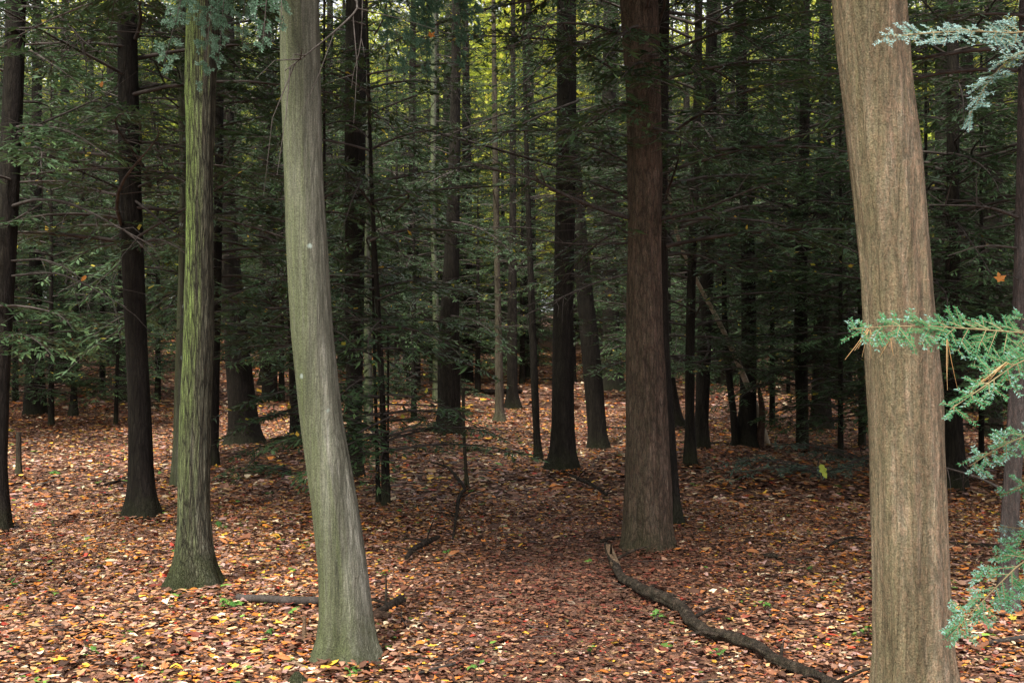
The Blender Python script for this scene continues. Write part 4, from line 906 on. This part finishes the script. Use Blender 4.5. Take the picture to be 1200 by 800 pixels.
lying('short dark stick on leaves left of the tan trunk', [(895, 656), (905, 657), (916, 658)], [5, 6, 4], 'stick', M_LOG, seed=27, cat='stick')
lying('short broken twig on leaves between mossy and nearly black trunks', [(102, 672), (116, 668), (126, 664)], [2, 3, 2], 'twig', M_LIMB, seed=28, cat='twig')
# stumps and posts
px_tree('broken_stub', 'B1', 'small broken dark stub on the bright leaves at the left edge', (22, 560), [(506, 19, 25), (540, 19, 25), (560, 17, 27)], M_BROWN, H=.1, cat='stump', lobes=.1)
px_tree('mossy_stump', 'B2', 'small mossy stump at the bottom edge in front of the smooth grey trunk', (347, 806), [(787, 345, 351), (793, 340, 356), (800, 335, 361), (808, 328, 368)], M_MOSSY, H=.02, cat='stump', lobes=.3)
px_tree('tan_stub', 'B3', 'thin tan broken stub standing left of the foot of the smooth grey trunk', (356, 756), [(722, 355, 359), (740, 354, 359), (756, 353, 360)], M_BARE, H=.05, cat='stump', lobes=.1)

# leaves banked against the trunk feet, then the litter itself
g = rng(77); bx, by = [], []
for T in TREES.values():
    if T['Y'] > 24: continue
    nb = int(260*T['rad'][1]/.15); a = g.random(nb)*6.28; rr = T['rad'][1]*1.05+np.abs(g.normal(0, .09, nb))
    bx.append(T['X']+np.cos(a)*rr); by.append(T['Y']+np.sin(a)*rr)
bx, by = np.concatenate(bx), np.concatenate(by); litter(LITTER_MB, 17, len(bx), (bx, by), ['oval', 'chip', 'oak'], .027, .05)
tag(LITTER_MB.obj('fallen_leaves', [M_LITTER], smooth=False), 'brown, tan and orange fallen leaves covering the forest floor', 'leaf litter', kind='stuff')
def twigs():
    g = rng(91); mb = MB(); x, y = field(9, 1500, 2.6, 22, .5, 2); N = len(x); a = g.random(N)*6.28; L = np.exp(g.normal(-1.9, .6, N)).clip(.04, .9)
    d = np.stack([np.cos(a), np.sin(a)], 1); t = np.linspace(-.5, .5, 4); bend = g.normal(0, .12, (N, 1))*L[:, None]*(1-4*t**2)
    X = x[:, None]+d[:, :1]*L[:, None]*t-d[:, 1:]*bend; Y = y[:, None]+d[:, 1:]*L[:, None]*t+d[:, :1]*bend
    Z = gz(X, Y)+.028+g.random((N, 1))*.02+np.abs(g.normal(0, .05, (N, 1)))*t*L[:, None]
    r = g.uniform(.0012, .004, N)[:, None]*np.linspace(1, .5, 4)*(.6+L[:, None])
    tubes(mb, np.stack([X, Y, Z], -1), r, 4, 0)
    tag(mb.obj('fallen_twigs', [M_TWIG]), 'small dead twigs strewn over the fallen leaves', 'twigs', kind='stuff')
twigs()

# ------------------------------------------------------------------ green seedlings and single bright leaves
def seedling(label, px, py, n, s, seed, h=.05, kind='maple', mat=None, name='green_seedling', cat='plant'):
    X, Y = ground_at(px, py); e = thing(name, (X, Y, gzf(X, Y)), label, cat, 'green seedlings on the leaf litter'); g = rng(seed); mb = MB(); st_ = MB(); o = leaf_outline(kind)
    for k in range(n):
        a = g.random()*6.28; r = s*g.uniform(.3, 1.3); c = np.array([r*math.cos(a), r*math.sin(a), h*g.uniform(.6, 1.4)]); sz = s*g.uniform(.6, 1.)
        L = np.zeros((len(o)+1, 3)); L[1:, :2] = o*sz; L[:, 2] = -.35*(L[:, 0]**2+L[:, 1]**2)/max(sz, .01)
        ti, t2 = g.normal(0, .35, 2); Rz = np.array([[math.cos(a), -math.sin(a), 0], [math.sin(a), math.cos(a), 0], [0, 0, 1]])
        Rx = np.array([[1, 0, 0], [0, math.cos(ti), -math.sin(ti)], [0, math.sin(ti), math.cos(ti)]]); Ry = np.array([[math.cos(t2), 0, math.sin(t2)], [0, 1, 0], [-math.sin(t2), 0, math.cos(t2)]])
        V = L@(Rz@Rx@Ry).T+c; m_ = len(o); q = np.arange(m_)
        mb.add(V, np.stack([np.zeros(m_, int), q+1, (q+1) % m_+1], 1), 0, np.repeat(np.clip(g.normal(.5, .25, 1), 0, 1)[None], m_+1, 0).repeat(3, 1))
        tubes(st_, np.stack([[0, 0, -.01], c*.5+[0, 0, .01], c])[None], np.array([[.0022, .0018, .001]]), 4, 0)
    mb.obj('leaves', [mat or M_PLANT], e, smooth=False); st_.obj('stem', [M_TWIG], e)
for a in [('bright green seedling at the left edge of the litter', 14, 692, 6, .045, 1), ('fern-like green seedling right of the foot of the mossy trunk', 270, 717, 9, .045, 2),
          ('bright green leaves at the bottom edge below the smooth grey trunk', 412, 796, 6, .04, 3), ('small green seedling just right of the foot of the grey trunk', 452, 772, 4, .025, 4),
          ('green leaf sprig behind the curved fallen branch', 770, 729, 7, .035, 5), ('tiny green sprig left of the path in shade', 524, 653, 4, .03, 6),
          ('green sprout behind the mossy trunk on bright leaves', 262, 622, 6, .045, 7), ('green sprout on the bright patch at far left', 65, 558, 7, .06, 8),
          ('green oak sprig at the right of the curved branch', 895, 718, 4, .035, 9), ('dark green fern tuft just left of the foot of the tan trunk', 1016, 748, 8, .03, 10),
          ('pale green sprout left of the tan trunk on brown leaves', 948, 674, 5, .035, 11), ('green leaf pair near the bottom edge right of centre', 557, 793, 3, .035, 12),
          ('green sprig at the left foot of the grey log', 340, 725, 4, .035, 13), ('tiny sprout on the path by the dark trunk', 690, 664, 3, .025, 14),
          ('small green sprig on bright leaves at the lower left edge', 105, 775, 4, .03, 15), ('green sprig between the mossy trunk and the smooth grey trunk', 318, 748, 4, .035, 16),
          ('small green sprig right of the path near the bottom', 690, 770, 3, .03, 17), ('pair of green leaves beside the dark crooked stick', 150, 752, 3, .03, 18), ('green sprig on leaves below the curved branch', 842, 775, 4, .03, 19)]:
    seedling(*a)
def hung_leaf(label, px, py, Y, s, tint, kind, seed, cat='leaf', rx=1.2):
    m = M_YLEAF if tint < .9 else M_OLEAF; o = leaf_outline(kind); g = rng(seed); L = np.zeros((len(o)+1, 3)); L[1:, :2] = o*s; L[:, 2] = .3*L[:, 0]**2/s+g.normal(0, .06*s, len(L))
    a = np.arange(len(o)); mb = MB(); mb.add(L, np.stack([np.zeros(len(o), int), a+1, (a+1) % len(o)+1], 1), 0, np.full((len(L), 3), tint))
    ob = mb.obj('caught_leaf', [m], smooth=False); ob.location = at(px, py, Y); ob.rotation_euler = (rx, g.normal(0, .5), g.normal(0, .4)); tag(ob, label, cat)
hung_leaf('orange maple leaf caught on a twig left of the lavender trunk', 1172, 327, TREES['R1']['Y']-.2, .045, 1., 'maple', 1)
hung_leaf('yellow-green oak leaf caught on the sagging hemlock brush', 965, 552, 11.2, .075, .42, 'oak', 2)
hung_leaf('yellow leaf lying at the foot of the lavender trunk', 1187, 724, 6.55, .035, .8, 'maple', 3, rx=.5)
hung_leaf('orange leaf caught on boughs left of the nearly black trunk', 119, 99, 9.6, .03, .95, 'oval', 4)
hung_leaf('yellow leaf caught on boughs below the left arching limb', 103, 181, 9.4, .03, .85, 'oval', 5)
hung_leaf('orange leaf hanging from twigs high left of centre', 505, 42, 8.5, .04, 1., 'maple', 6)
hung_leaf('yellow leaf caught on the young hemlock behind the pole trio', 500, 458, 14, .05, .75, 'maple', 7)
hung_leaf('red-brown leaf caught on a bare arching limb at left', 98, 326, 8.7, .03, 1., 'oval', 8)
